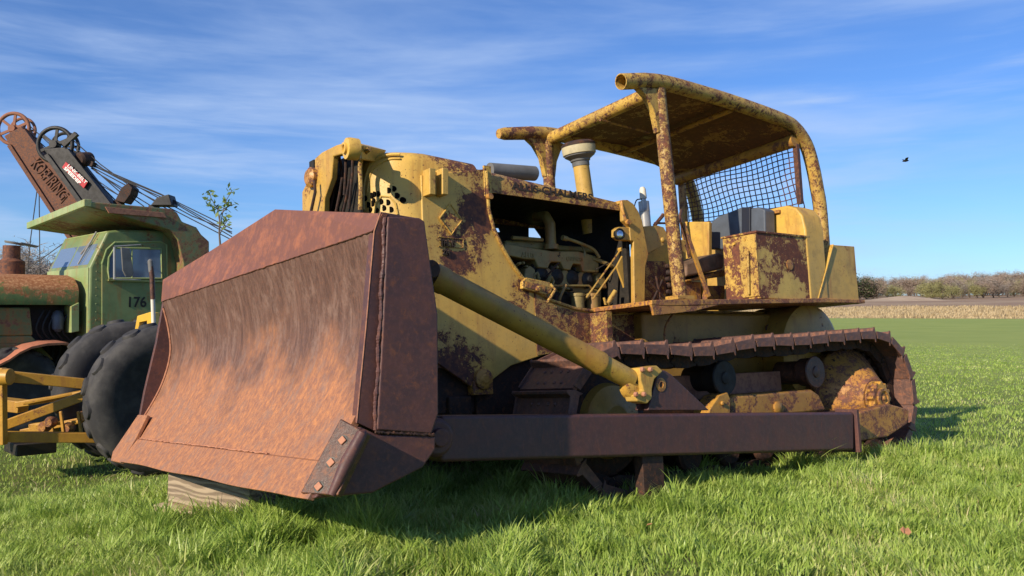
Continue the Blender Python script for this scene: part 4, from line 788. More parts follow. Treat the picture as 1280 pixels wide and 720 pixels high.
for sd_ in (1, -1):
    for i in range(NS):
        a_, b_ = tp[i], tp[(i + 1) % NS]; c = (a_ + b_) / 2; t_ = (b_ - a_); t_ /= np.hypot(*t_)
        # path runs counter-clockwise in XZ (front up, top to the rear): outward normal
        nrm = np.array([t_[1], -t_[0]])
        m = Matrix(((t_[0], 0, nrm[0], c[0]), (0, 1, 0, sd_ * 1.07), (t_[1], 0, nrm[1], c[1]), (0, 0, 0, 1)))
        if first: o, l = sh0, lk0; first = False
        else: o = sh0.copy(); l = lk0.copy(); COL.objects.link(o); COL.objects.link(l)
        o.parent = doz; o.matrix_local = m @ Matrix.Rotation(random.uniform(-.03, .03), 4, 'Y'); l.parent = o; l.matrix_local = Matrix.Identity(4)
for s_ in (1, -1):
    mb = MB(); n = 26; tooth = []
    for i in range(n * 2): r_ = .455 if i % 2 else .385; t = math.pi * i / n; tooth.append((-2.76 + r_ * math.cos(t), .565 + r_ * math.sin(t)))
    mb.prism(tooth, 'Y', s_ * 1.045, s_ * 1.095); spr = mb.build('sprocket', M['dark_rust'], doz, bevel=.005)
    mb = MB(); mb.lathe([(-.35, .30), (0, .43), (.04, .445), (.07, .44), (.30, .22), (.36, .17)], (-2.70, s_ * .99, .56), (.10, s_, -.03), 44); mb.build('final_drive', M['hub_rust'], spr)
    hub = Vector((-2.66, s_ * 1.36, .545)); mb = MB(); pts = []
    for i in range(48): t = 2 * math.pi * i / 48; r_ = .125 if (i // 2) % 2 else .148; pts.append((hub.x + r_ * math.cos(t), hub.z + r_ * math.sin(t)))
    mb.prism(pts, 'Y', min(s_ * 1.34, s_ * 1.41), max(s_ * 1.34, s_ * 1.41)); mb.lathe([(0, .15), (.01, .16), (.02, .15)], (hub.x, s_ * 1.335, hub.z), (0, s_, 0), 32)
    mb.lathe([(.0, .09), (.022, .09), (.024, .06), (.012, .055), (.014, .02), (.03, .018)], (hub.x, s_ * 1.41, hub.z), (0, s_, 0), 28); hb_ = mb.build('hub', M['ochre'], spr, bevel=.006)
    mb = MB(); mb.lathe([(-.12, .33), (-.10, .37), (-.05, .37), (-.04, .40), (.04, .40), (.05, .37), (.10, .37), (.12, .33)], (.42, s_ * 1.07, .54), (0, s_, 0), 44); idl = mb.build('idler', M['dark_rust'], doz)
    mb = MB(); mb.lathe([(.12, .26), (.18, .24), (.20, .12), (.22, .1)], (.42, s_ * 1.07, .54), (0, s_, 0), 36); mb.box(.2, .62, s_ * 1.22, s_ * 1.25, .42, .60); mb.build('idler_hub', M['lower_ochre'], idl)
    mb = MB(); mb.box(-2.3, .25, s_ * .95, s_ * 1.2, .27, .46); tf = mb.build('track_frame', M['dark_rust'], doz, bevel=.02)
    mb = MB(); mb.prism([(-.84, .45), (-.84, .63), (-.92, .655), (-1.92, .655), (-2.02, .61), (-2.12, .46)], 'Y', s_ * .98, s_ * 1.22); mb.build('frame_cover', M['ochre'], tf, bevel=.03, seg=3)
    mb = MB(); mb.lathe([(0, .05), (.02, .05), (.03, .03)], (-1.42, s_ * 1.22, .53), (0, s_, 0), 20); mb.build('cover_boss', M['ochre'], tf)
    mb = MB(); mb.prism([(-.55, .45), (-.58, .56), (-.70, .66), (-.80, .68), (-.83, .62), (-.80, .45)], 'Y', s_ * 1.08, s_ * 1.24); mb.lathe([(0, .02), (.02, .016)], (-.72, s_ * 1.24, .60), (0, s_, 0), 10); mb.build('cover_lug', M['bright_yellow'] if 0 else M['ochre'], tf, bevel=.008)
    mb = MB(); mb.box(-1.9, -.55, s_ * .80, s_ * .93, .62, .82); mb.build('cross_beam', M['rust_strip'], tf, bevel=.01)
    for (x, z, mt) in ((-.83, .79, M['grime']), (-2.02, .80, M['oxide'])):
        mb = MB(); mb.lathe([(-.34, .10), (-.12, .10), (-.10, .12), (0, .125), (.01, .135), (.02, .138), (.03, .13), (.031, .05), (.04, .045), (.045, .02)], (x, s_ * 1.17, z), (0, s_, 0), 32); mb.build('carrier_roller', mt, tf)
    for k in range(6):
        mb = MB(); x = .05 - k * .44; mb.lathe([(-.14, .10), (-.12, .125), (-.09, .125), (-.08, .10), (.08, .10), (.09, .125), (.12, .125), (.14, .10)], (x, s_ * 1.07, .235), (0, s_, 0), 22); mb.build('track_roller', M['dark_rust'], tf)
mb = MB(); mb.box(-.5, 1.0, -.45, .45, .50, 1.0); mb.box(.2, .5, -.95, .95, .55, .70); mb.box(-2.4, -.5, -.5, .5, .45, .78); mb.build('belly', M['dark_rust'], doz, bevel=.02)
mb = MB(); mb.box(1.0, 1.38, -.44, .44, .62, 1.02); mb.box(1.05, 1.25, -.48, .48, .55, .75); mb.build('front_member', M['dark_rust'], doz, bevel=.02)
# a steel stand below the near push arm
a0, a1 = D(797, 565, 'Y', 1.58), D(826, 612, 'Y', 1.58); mb = MB(); mb.box(a1.x, a0.x, 1.54, 1.62, -.02, a0.z + .02); tag(mb.build('support_post', M['dark_rust'], None, bevel=.006), 'short brown steel post standing in grass under the push arm', 'post').matrix_world = FD.matrix()
# ================================================================ timber under the blade
def wpt(px, py, d): return W(px, py, 'Y', d)
tA, tB = wpt(209, 604, 6.15), wpt(308, 611, 5.75); xdir = (tB - tA).normalized(); zt = 1.4 - (589 - 388) / FPX * 6.15; zb = 1.4 - (625 - 388) / FPX * 6.15
L_ = (tB - tA).length; ang = math.atan2(xdir.y, xdir.x)
o = MB().box(0, L_ + .02, 0, .26, 0, (zt - zb)).build('timber_block', M['wood'], None, bevel=.006); o.location = (tA.x, tA.y, zb); o.rotation_euler = (0, R(2.2), ang); tag(o, 'weathered squared timber block wedged under the far half of the blade', 'timber')
o = MB().box(-.01, L_ + .28, -.10, .25, -.06, 0).build('plank', M['wood2'], None, bevel=.006); o.location = (tA.x, tA.y - .01, zb - .002); o.rotation_euler = (0, R(1.5), ang + .04); tag(o, 'pale flat plank on the grass beneath the squared timber block', 'plank')
# ================================================================ HAUL TRUCK
FT = yawframe(43.5, W(134, 388, 'Y', 12.0) * 1.0); FT.O[2] = -.18; FT = Frame(FT.M, FT.O); T = FT.at
truck = tag(empty('haul_truck', FT.matrix()), 'weathered green haul truck numbered 176 with a dump body shield over its cab', 'truck')
TS = [(134, 288.5), (150, 287), (200, 288), (214, 292), (223, 303), (228, 325), (228, 470), (109, 470), (110, 402), (112, 334)]
CW = 1.85
mb = MB(); mb.prism([T(x, y, 'Y', 0) for x, y in TS], 'Y', -CW, 0); cab = mb.build('cab', M['green'], truck, bevel=.04, seg=3)
mb = MB(); f0, f1 = T(112, 336, 'Y', 0), T(109, 470, 'Y', 0); mb.box(f0.x - .02, f0.x + .015, -CW, -.02, f1.z, f0.z + .02); mb.build('front_panel', M['green_light'], cab, bevel=.01)
# windshield
a0, a1 = T(134, 290, 'Y', -.04), T(112, 335, 'Y', -.04); nv = Vector((-(a0.z - a1.z), 0, a0.x - a1.x)).normalized(); nv = nv if nv.x > 0 else -nv
def wq(u, v, off): return a1.lerp(a0, v) + Vector((0, -CW * u * .97, 0)) + nv * off
def wplate(u0, u1, v0, v1, o0, o1):
    q = [(u0, v0), (u1, v0), (u1, v1), (u0, v1)]; return MB().add([wq(u, v, o0) for u, v in q] + [wq(u, v, o1) for u, v in q], [(0, 1, 2, 3), (7, 6, 5, 4), (0, 4, 5, 1), (1, 5, 6, 2), (2, 6, 7, 3), (3, 7, 4, 0)])
ws = wplate(0, 1, -.02, 1.02, .0, .012).build('windshield', M['green_light'], cab, bevel=.004)
wplate(.05, .49, .09, .93, .010, .017).build('pane', M['glass'], ws); wplate(.52, .95, .09, .93, .010, .017).build('pane', M['glass'], ws)
mb = MB(); mb.tube([wq(.24, .10, .04), wq(.16, 1.0, .05)], .012, 6); mb.tube([wq(.30, .40, .04), wq(.18, .75, .045)], .014, 6); mb.build('wiper', M['silver'], ws)
# door with window
dpoly = [T(x, y, 'Y', .012) for x, y in ((127, 330), (133, 312), (143, 303), (200, 302), (208, 306), (209, 405), (209, 470), (127, 470))]
mb = MB(); mb.prism(dpoly, 'Y', 0, .022); door = mb.build('door', M['green'], cab, bevel=.008)
mb = MB(); mb.tube([(p.x, .024, p.z) for p in dpoly], .012, 6); mb.build('door_trim', M['green_light'], door)
wp = [T(x, y, 'Y', .03) for x, y in ((135, 338), (136, 322), (143, 310), (201, 311), (202, 348), (136, 348))]
mb = MB(); mb.prism(wp, 'Y', .022, .030); wn = mb.build('window', M['glass'], door)
mb = MB(); mb.tube([(p.x, .034, p.z) for p in wp + [wp[0]]], .014, 6); mb.tube([T(165, 311, 'Y', .034), T(165, 348, 'Y', .034)], .009, 6); mb.build('window_frame', M['green_light'], wn)
mb = MB(); hd_ = T(204, 392, 'Y', .05); hb_2 = MB(); hb_2.tube([hd_ + Vector((0, -.02, 0)), hd_ + Vector((0, .03, 0)), hd_ + Vector((.16, .03, 0)), hd_ + Vector((.16, -.02, 0))], .014, 8); hb_2.build('door_handle', M['grey_pipe'], door)
mb.box(T(209, 351, 'Y', .03).x, T(135, 351, 'Y', .03).x, .02, .06, T(170, 352, 'Y', .03).z, T(170, 350, 'Y', .03).z); mb.build('window_sill', M['green'], door)
p_ = T(158, 383.5, 'Y', .024); text('176', 'door_number', M['black'], door, p_, T(180, 383.5, 'Y', .024) - p_, (0, 0, 1), .20, .004, .004, squash=.92)
mb = MB()
for k in range(16): mb.lathe([(0, .010), (.006, .006)], (T(120, 400, 'Y', 0).x, .0, .9 + k * .11), (0, 1, 0), 6); mb.lathe([(0, .010), (.006, .006)], (T(213, 400, 'Y', 0).x, .0, .9 + k * .11), (0, 1, 0), 6)
mb.build('rivet', M['green'], cab)
mb = MB(); mb.prism([T(x, y, 'Y', .0) for x, y in ((200, 470), (228, 470), (228, 325), (224, 308), (231, 330), (234, 470))], 'Y', -CW, -.05); mb.build('rear_corner', M['green'], cab)
# mirror
mb = MB(); mb.tube([T(143, 309, 'Y', .30), T(143, 349, 'Y', .30)], .016, 8); mb.tube([T(143, 308, 'Y', .02), T(143, 308, 'Y', .32), T(176, 306, 'Y', .32)], .010, 6); mb.tube([T(143, 349, 'Y', .02), T(143, 349, 'Y', .32), T(176, 350, 'Y', .32)], .010, 6)
mir = mb.build('wing_mirror', M['silver'], cab)
mp_ = [T(x, y, 'Y', .36) for x, y in ((151, 309), (162, 310), (167, 341), (165, 346), (157, 346), (153, 338))]; mb = MB(); mb.prism(mp_, 'Y', .34, .37); mb.build('mirror_glass', M['grey_pipe'], mir, bevel=.01)
# hood, engine space, fender
hc = [T(x, y, 'Y', -.15) for x, y in ((96, 344), (100, 352), (100, 376), (96, 381))]
xh0 = T(98, 360, 'Y', -.1).x; zt_ = T(60, 346, 'Y', -.5).z; zb_ = T(60, 381, 'Y', -.1).z
mb = MB(); loops = []
for i in range(15):
    x = xh0 + i * .19; w_ = .045 * math.sin(i * 1.3); loops.append([Vector((x, y, z)) for y, z in [(-.10, zb_), (-.075 + .01 * math.sin(i * 2.1), (zb_ + zt_) / 2), (-.13, zt_ - .12), (-.28, zt_ - .02 + w_ * .2), (-.6, zt_ + .03), (-1.2, zt_ + .03), (-1.55, zt_ - .02), (-1.75, zt_ - .12), (-1.78, zb_), (-1.70, zb_), (-1.6, zt_ - .1), (-.3, zt_ - .1), (-.16, zb_)]])
mb.loft(loops); thd = mb.build('hood', M['hood_green'], truck, ang=60)
mb = MB(); mb.box(xh0 - .02, xh0 + 2.7, -1.6, -.35, .9, zb_ + .02); mb.build('engine', M['grime'], truck)
mb = MB(); xg = T(18, 420, 'Y', -.12).x; mb.loft([[Vector((xg + .30 * k + w_, -.18, z)) for k in (-1, 1)] + [Vector((xg + .30 * k + w_, -.30, z)) for k in (1, -1)] for z, w_ in ((1.0, 0), (1.15, 0))])
for z0_, z1_, k0, k1 in ((1.25, .92, .22, .5), (1.62, 1.25, .20, .24)): mb.loft([[Vector((xg - k0, -.2, z0_)), Vector((xg + k0, -.2, z0_)), Vector((xg + k0, -.4, z0_)), Vector((xg - k0, -.4, z0_))], [Vector((xg - k1, -.2, z1_)), Vector((xg + k1, -.2, z1_)), Vector((xg + k1, -.4, z1_)), Vector((xg - k1, -.4, z1_))]])
mb.build('engine_mount', M['canopy_green'], truck, bevel=.02)
q = [T(x, y, 'Y', -.05) for x, y in ((89, 383), (99, 378), (99, 414), (89, 416))]; mb = MB(); mb.prism(q, 'Y', -.35, -.05); mb.build('air_box', M['green_light'], truck, bevel=.008)
mb = MB(); mb.lathe([(-.14, .03), (-.10, .07), (.06, .08), (.12, .06), (.15, .03)], T(72, 402, 'Y', -.25), (0, 0, 1), 18); mb.build('filter_bowl', M['seat'], truck)
for k in range(5): mb = MB(); a_ = T(55 + k * 8, 388, 'Y', -.25); mb.tube(catmull([a_, a_ + Vector((.1, .02, -.25)), a_ + Vector((-.05, .0, -.5)), a_ + Vector((.05, 0, -.8))], 4), .014, 6); mb.build('hose', M['black'], truck)
c = T(14, 500, 'Y', .2); mb = MB(); ar = [(T(x, y, 'Y', .3)) for x, y in ((0, 455), (12, 449), (25, 440), (40, 433), (60, 429), (84, 428))]
mb.loft([[p + Vector((0, 0, 0)), p + Vector((0, -.75, .03)), p + Vector((0, -.75, 0)), p + Vector((0, -.01, -.03))] for p in [ar[0] + Vector((.35, 0, -.35))] + ar + [ar[-1] + Vector((-.3, 0, -.12))]]); mb.build('front_fender', M['red_fender'], truck, ang=60)
def wheel(parent, name, c, axis, r_, w_, hubm, lugs=22, worn=True):
    c = Vector(c); ax = Vector(axis).normalized(); mb = MB(); h = w_ / 2
    mb.lathe([(-h * .75, r_ * .55), (-h * .95, r_ * .68), (-h, r_ * .80), (-h * .92, r_ * .92), (-h * .72, r_ * .985), (-h * .35, r_), (h * .35, r_), (h * .72, r_ * .985), (h * .92, r_ * .92), (h, r_ * .80), (h * .95, r_ * .68), (h * .75, r_ * .55)], c, ax, 64)
    wv = mb.build(name, M['rubber'], parent, ang=60); rim_ = MB(); rim_.lathe([(-h * .7, r_ * .56), (-h * .6, r_ * .5), (-h * .2, r_ * .45), (-h * .2, r_ * .15), (h * .2, r_ * .15), (h * .2, r_ * .45), (h * .6, r_ * .5), (h * .7, r_ * .56)], c, ax, 40); rim_.build('rim', hubm, wv); 
    a = ax.orthogonal().normalized(); b = ax.cross(a); mb = MB()
    for k in range(lugs):
        for s_ in (-1, 1):
            t = 2 * math.pi * (k + .5 * (s_ > 0)) / lugs; d = a * math.cos(t) + b * math.sin(t)
            mb.lathe([(-.06, .10), (-.012, .095), (.018, .082), (.024, .06), (.012, .03)], c + d * (r_ * .999) + ax * s_ * h * .36, (d + ax * s_ * .10), 20)
    mb.build('tread', M['rubber'], wv, ang=50); return wv
wheel(truck, 'wheel', (T(22, 505, 'Y', .1).x, -.1, .52), (0, 1, 0), .56, .40, M['green'], 18)
wheel(truck, 'wheel', (T(22, 505, 'Y', .1).x, -1.75, .52), (0, 1, 0), .56, .40, M['green'], 18)
for y in (-.1, -1.9): wheel(truck, 'wheel', (-2.6, y, .75), (0, 1, 0), .75, .6, M['green'], 18)
mb = MB(); mb.box(-4.5, xh0 + 2.6, -1.3, -.6, .6, .9); mb.build('chassis', M['grime'], truck)
# dump body and its shield
near = [T(x, y, 'Y', .25) for x, y in ((113, 252), (215, 261), (222, 266), (228, 277), (246, 284), (252, 293), (262, 302), (262, 420), (228, 420), (229, 330), (222, 300), (212, 288), (200, 284))]
farv = lambda p, dz=0: Vector((p.x, -CW - .55, p.z + dz))
mb = MB(); n_ = len(near); pl = [near[0], near[1], near[2], near[3], near[4], near[5], near[6], near[7], near[8], near[9], near[10], near[11], near[12], near[0] + Vector((.04, 0, -.07))]
mb.add(pl + [farv(p, -.12 if i in (0, 13) else 0) for i, p in enumerate(pl)], [tuple(range(14))[::-1], tuple(range(14, 28))] + [(i, (i + 1) % 14, 14 + (i + 1) % 14, 14 + i) for i in range(14)])
body_ = mb.build('dump_body', M['canopy_green'], truck, bevel=.02)
a0, a1, a2, a3 = T(131, 258.5, 'Y', .26), T(204, 266, 'Y', .26), T(208.5, 272.5, 'Y', .26), T(136, 266.5, 'Y', .26); mb = MB(); mb.prism([a0, a1, a2, a3], 'Y', .25, .275); mb.build('wear_strip', M['rust_strip'], body_, bevel=.004)
mb = MB(); f0 = near[0]; fF = farv(f0, -.12); mb.bar(f0 + Vector((.03, 0, -.02)), fF + Vector((.03, 0, -.02)), .10, .10); mb.build('shield_lip', M['green_light'], body_, bevel=.01)
# exhaust of the truck
ce = T(14, 352, 'Y', -1.1); mb = MB(); mb.lathe([(-.4, .17), (.28, .17), (.32, .11), (.50, .11)], ce, (0, 0, 1), 26); ex = mb.build('exhaust_stack', M['boom_rust'], truck); c2 = ce + Vector((0, 0, .52)); mb = MB(); mb.lathe([(0, .12), (.02, .13), (.03, .13), (.035, .02)], c2 + Vector((-.03, .02, 0)), (-.15, .1, 1), 20); mb.bar(c2 + Vector((-.1, 0, .02)), c2 + Vector((-.32, 0, -.02)), .16, .02); mb.build('rain_cap', M['grey_pipe'], ex)
# ================================================================ YELLOW TOWED FRAME
FY = yawframe(43.5, (W(212, 388, 'Y', 8.7))); FY.O[2] = float(gh(FY.O[0], FY.O[1])); FY = Frame(FY.M, FY.O); Yf = FY.at
tow = tag(empty('towed_frame', FY.matrix()), 'yellow lattice frame machine on worn black tyres left of the blade', 'machine')
wheel(tow, 'wheel', (-.02, -.12, .72), (0.10, 1, 0), .745, .46, M['frame_yellow'], 11)
wheel(tow, 'wheel', (-.05, -1.22, .74), (0.10, 1, 0), .745, .46, M['frame_yellow'], 10)
def ybar(a_, b_, w_, h_, name='frame_bar', d0=8.2, d1=8.6): 
    q0, q1 = W(a_[0], a_[1], 'Y', d0), W(b_[0], b_[1], 'Y', d1); mi = FY.matrix().inverted(); mb = MB(); mb.bar(mi @ q0, mi @ q1, w_, h_); return mb.build(name, M['frame_yellow'], tow, bevel=.008)
ybar((-60, 463), (128, 482), .10, .10, d0=7.9); ybar((-30, 545), (120, 489), .09, .09); ybar((-60, 545), (128, 547), .10, .095, d0=7.9); ybar((-40, 500), (30, 508), .2, .12, d0=9.0, d1=9.0)
ybar((0, 460), (1, 556), .08, .09, 'upright', 8.02, 8.02); ybar((30, 504), (116, 487), .14, .03, 'top_plate', 8.8, 9.0); ybar((20, 506), (118, 490), .05, .06, d0=8.9, d1=8.9)
for x in (76, 98): ybar((x, 514), (x + 4, 545), .03, .03, 'rod', 8.7, 8.7)
ybar((45, 532), (110, 526), .03, .03, 'rod', 8.8, 8.8); ybar((28, 540), (108, 524), .10, .06, 'axle', 9.0, 9.0)
ybar((40, 538), (70, 534), .12, .14, 'gear_case', 9.0, 9.0)
mi = FY.matrix().inverted(); mb = MB()
for x, y in ((55, 534), (63, 528), (85, 535), (104, 521)): mb.lathe([(-.06, .05), (0, .06), (.05, .04)], mi @ W(x, y, 'Y', 8.75), (1, 1, 0), 14)
mb.build('gear', M['hub_rust'], tow)
mb = MB(); mb.lathe([(-.07, .075), (.07, .075)], mi @ W(4, 471, 'Y', 8.0), (.69, -.72, 0), 20); mb.build('pivot', M['frame_yellow'], tow, bevel=.005)
mb = MB(); mb.box(-.05, .5, -.2, .2, 0, .1); d_ = MB(); q0 = mi @ W(28, 560, 'Y', 8.5); d_.box(q0.x - .25, q0.x + .1, q0.y - .25, q0.y + .2, q0.z - .05, q0.z + .06); d_.build('skid', M['grime'], tow, bevel=.01)
# bracket and marker rod
mb = MB(); bp = [W(x, y, 'Y', 9.2) for x, y in ((170, 417), (174, 395), (190, 390), (197, 391), (197, 411), (186, 409), (186, 401), (177, 403), (176, 417))]; mb.prism([(p.x, p.z) for p in bp], 'Y', 9.15, 9.25)
br = mb.build('marker_bracket', M['bright_yellow'], tow, bevel=.006); br.matrix_parent_inverse = mi
mb = MB(); mb.tube([W(192, 404, 'Y', 9.1), W(191, 374, 'Y', 9.1)], .022, 10); rd = mb.build('marker_rod', M['white'], tow); rd.matrix_parent_inverse = mi
mb = MB(); mb.tube([W(191, 374, 'Y', 9.1), W(190, 345, 'Y', 9.1), W(188.5, 330, 'Y', 9.1)], .026, 10); s1 = mb.build('rod_sleeve', M['oxide'], tow); s1.matrix_parent_inverse = mi
mb = MB(); mb.tube([W(189, 340, 'Y', 9.1), W(188, 326, 'Y', 9.1), W(188, 324, 'Y', 9.1)], [.026, .03, .015], 10); s2 = mb.build('rod_tip', M['grey_pipe'], tow); s2.matrix_parent_inverse = mi
# ================================================================ CRANES
def pix2(dist): return lambda x, y: W(x, y, 'Y', dist)
def crane(name, label, dist, cpx, r_px, boomL, boomR, mb_mat, sh_mat, txt=None):
    Q = pix2(dist); c = Q(*cpx); base = empty(name, None, (Q(boomL[1][0] + 160, 400).x, dist + 1, 0)); tag(base, label, 'crane'); off = Vector(base.location)
    s = dist / FPX; r_ = r_px * s
    def B(m_, nm, mt, par=None, **k):
        m_.v = [tuple(Vector(v) - off) for v in m_.v]; return m_.build(nm, mt, par or base, **k)
    # sheave with spokes
    m_ = MB(); m_.tube([c + Vector((r_ * math.cos(t), 0, r_ * math.sin(t))) for t in np.linspace(0, 2 * math.pi, 41)], r_ * .12, 10, cap=False); sv = B(m_, 'sheave', sh_mat)
    m_ = MB()
    for k in range(6): t = k * math.pi / 3 + .4; m_.bar(c, c + Vector((r_ * .93 * math.cos(t), 0, r_ * .93 * math.sin(t))), r_ * .16, r_ * .10, up=(0, 1, 0))
    m_.lathe([(-.12, r_ * .22), (.12, r_ * .22)], c, (0, 1, 0), 18); B(m_, 'spokes', sh_mat, sv)
    m_ = MB(); c2 = c + Vector((r_ * .15, .35, r_ * .05)); m_.tube([c2 + Vector((r_ * .8 * math.cos(t), 0, r_ * .8 * math.sin(t))) for t in np.linspace(0, 2 * math.pi, 33)], r_ * .10, 8, cap=False)
    for k in range(5): t = k * 1.2566; m_.bar(c2, c2 + Vector((r_ * .75 * math.cos(t), 0, r_ * .75 * math.sin(t))), r_ * .12, r_ * .10, up=(0, 1, 0))
    B(m_, 'sheave', sh_mat)
    L0, L1 = [Q(*p) for p in boomL]; R0, R1 = [Q(*p) for p in boomR]; dl = (L1 - L0).normalized(); ext = 2.4
    q = [L0, R0, R1 + (R1 - R0).normalized() * ext, L1 + dl * ext]; m_ = MB(); m_.prism([(p.x, p.z) for p in q], 'Y', dist - .25, dist + .25); bm_ = B(m_, 'boom', mb_mat, bevel=.03)
    m_ = MB(); m_.bar(L0.lerp(L1, .12) - Vector((0, .26, 0)), L1 + dl * ext - Vector((0, .26, 0)), .1, .10, up=(1, 0, 1)); m_.bar(R0.lerp(R1, .05) - Vector((0, .26, 0)), R1 + (R1 - R0).normalized() * ext - Vector((0, .26, 0)), .1, .07, up=(1, 0, 1)); B(m_, 'flange', mb_mat, bm_)
    m_ = MB(); e = (L1 + R1) / 2 + dl * ext; m_.box(e.x - 1.2, e.x + 3.5, dist - 1.2, dist + 1.2, .9, 2.2); m_.box(e.x - 1.6, e.x + 3.2, dist - 1.5, dist + 1.5, 0, .85); B(m_, 'machinery_house', mb_mat, bevel=.05)
    return base, off, B, Q, bm_
cr1, off1, B1, Q1, bm1 = crane('cable_crane', 'brown rusted crane boom with raised maker lettering and rusty spoked sheave, leftmost', 24., (17, 161), 19.5, ((11, 172), (76, 272)), ((33, 160), (106, 258)), M['boom_rust'], M['sheave_rust'])
cr2, off2, B2, Q2, bm2 = crane('cable_crane', 'black crane boom with a small red sign and black spoked sheave', 21., (69, 181), 21.5, ((60, 188), (108, 255)), ((88, 186), (143, 256)), M['boom_black'], M['boom_black'])
def along(B, Q, s, nm, mt, par, p0, p1, size, off, d, up_=None, **k):
    a_, b_ = Q(*p0), Q(*p1); a_.y = b_.y = d; x = (b_ - a_).normalized(); y = Vector((-x.z, 0, x.x)); y = y if y.z > 0 else -y
    o = text(s, nm, mt, par, a_ - off, x, y, size, **k)
    w_ = max((v.co - (a_ - off)).dot(x) for v in o.data.vertices); f_ = (b_ - a_).length / w_
    for v in o.data.vertices: u = (v.co - (a_ - off)).dot(x); v.co = v.co + x * u * (f_ - 1)
    return o
along(B1, Q1, 'KOEHRING', 'raised_lettering', M['boom_rust'], bm1, (44, 208), (82, 252), .46, off1, 24. - .285, depth=.015, bold=.004)
m_ = MB(); pl_ = [Q1(x, y) for x, y in ((48, 198), (90, 247), (82, 256), (41, 207))]; m_.prism([(p.x, p.z) for p in pl_], 'Y', 24 - .27, 24 - .25); B1(m_, 'name_plate', M['boom_rust'], bm1)
sg = [Q2(x, y) for x, y in ((91, 205), (118, 230), (113, 238), (86, 212))]
m_ = MB(); m_.prism([(p.x, p.z) for p in sg], 'Y', 21 - .33, 21 - .29); sgo = B2(m_, 'sign', M['red_sign'], bm2, bevel=.01)
along(B2, Q2, 'LINK-BELT', 'sign_lettering', M['sign_white'], sgo, (92.4, 210.4), (115.4, 232.6), .105, off2, 21 - .335, depth=.004, bold=.002)
along(B2, Q2, 'SPEEDER', 'sign_lettering', M['sign_white'], sgo, (88.4, 213.6), (108.6, 234), .105, off2, 21 - .335, depth=.004, bold=.004)
def cable(B, Q, pts, r_=.014):
    m_ = MB(); P_ = [Q(*p) for p in pts]; m_.tube(P_, r_, 5); B(m_, 'wire_rope', M['cable'])
for pts in (((29, 150), (60, 178), (105, 214), (160, 252)), ((35, 168), (62, 196), (100, 230), (145, 262)), ((30, 160), (80, 205), (150, 245)), ((47, 190), (46, 240), (38, 300), (34, 345)), ((48, 190), (49, 250), (50, 350)), ((40, 170), (54, 200), (72, 213), (90, 235)), ((22, 345), (78, 305)), ((25, 352), (62, 340))): cable(B1, Q1, pts)
for pts in (((90, 174), (125, 205), (165, 234), (210, 262)), ((92, 188), (140, 218), (205, 245), (290, 292)), ((98, 196), (150, 224), (215, 252), (290, 296)), ((100, 201), (160, 233), (228, 268), (290, 300)), ((114, 206), (170, 232), (240, 270), (290, 290)), ((114, 210), (150, 236), (180, 258)), ((88, 186), (105, 200), (150, 240)), ((120, 215), (190, 258)), ((60, 196), (70, 214), (80, 222)), ((90, 182), (130, 212), (200, 242), (290, 286)), ((108, 212), (130, 236), (152, 258))): cable(B2, Q2, pts)
m_ = MB(); m_.lathe([(-.2, .12), (-.15, .17), (.15, .17), (.2, .12)], Q2(106, 199), (.3, 1, .2), 16); m_.bar(Q2(93, 198), Q2(118, 206), .2, .12); B2(m_, 'pulley_block', M['dark_rust'])
m_ = MB(); m_.bar(Q2(80, 182), Q2(96, 167), .12, .10); B2(m_, 'head_arm', M['boom_black'])
for pp, mt in ((((148, 252), (156, 236), (164, 230), (170, 236), (168, 244), (160, 255)), M['dark_rust']), (((192, 258), (200, 248), (215, 244), (219, 258)), M['boom_black'])):
    m_ = MB(); m_.prism([(Q2(*p).x, Q2(*p).z) for p in pp], 'Y', 20.8, 21.2); m_.bar(Q2(pp[0][0], pp[0][1] - 2), Q2(pp[0][0] + 10, 300), .2, .2); B2(m_, 'fairlead', mt, bevel=.02)
m_ = MB(); m_.bar(Q1(70, 212), Q1(84, 228), .2, .16); m_.lathe([(-.1, .12), (.1, .12)], Q1(78, 218), (0, 1, 0), 14); B1(m_, 'pulley_block', M['dark_rust'])
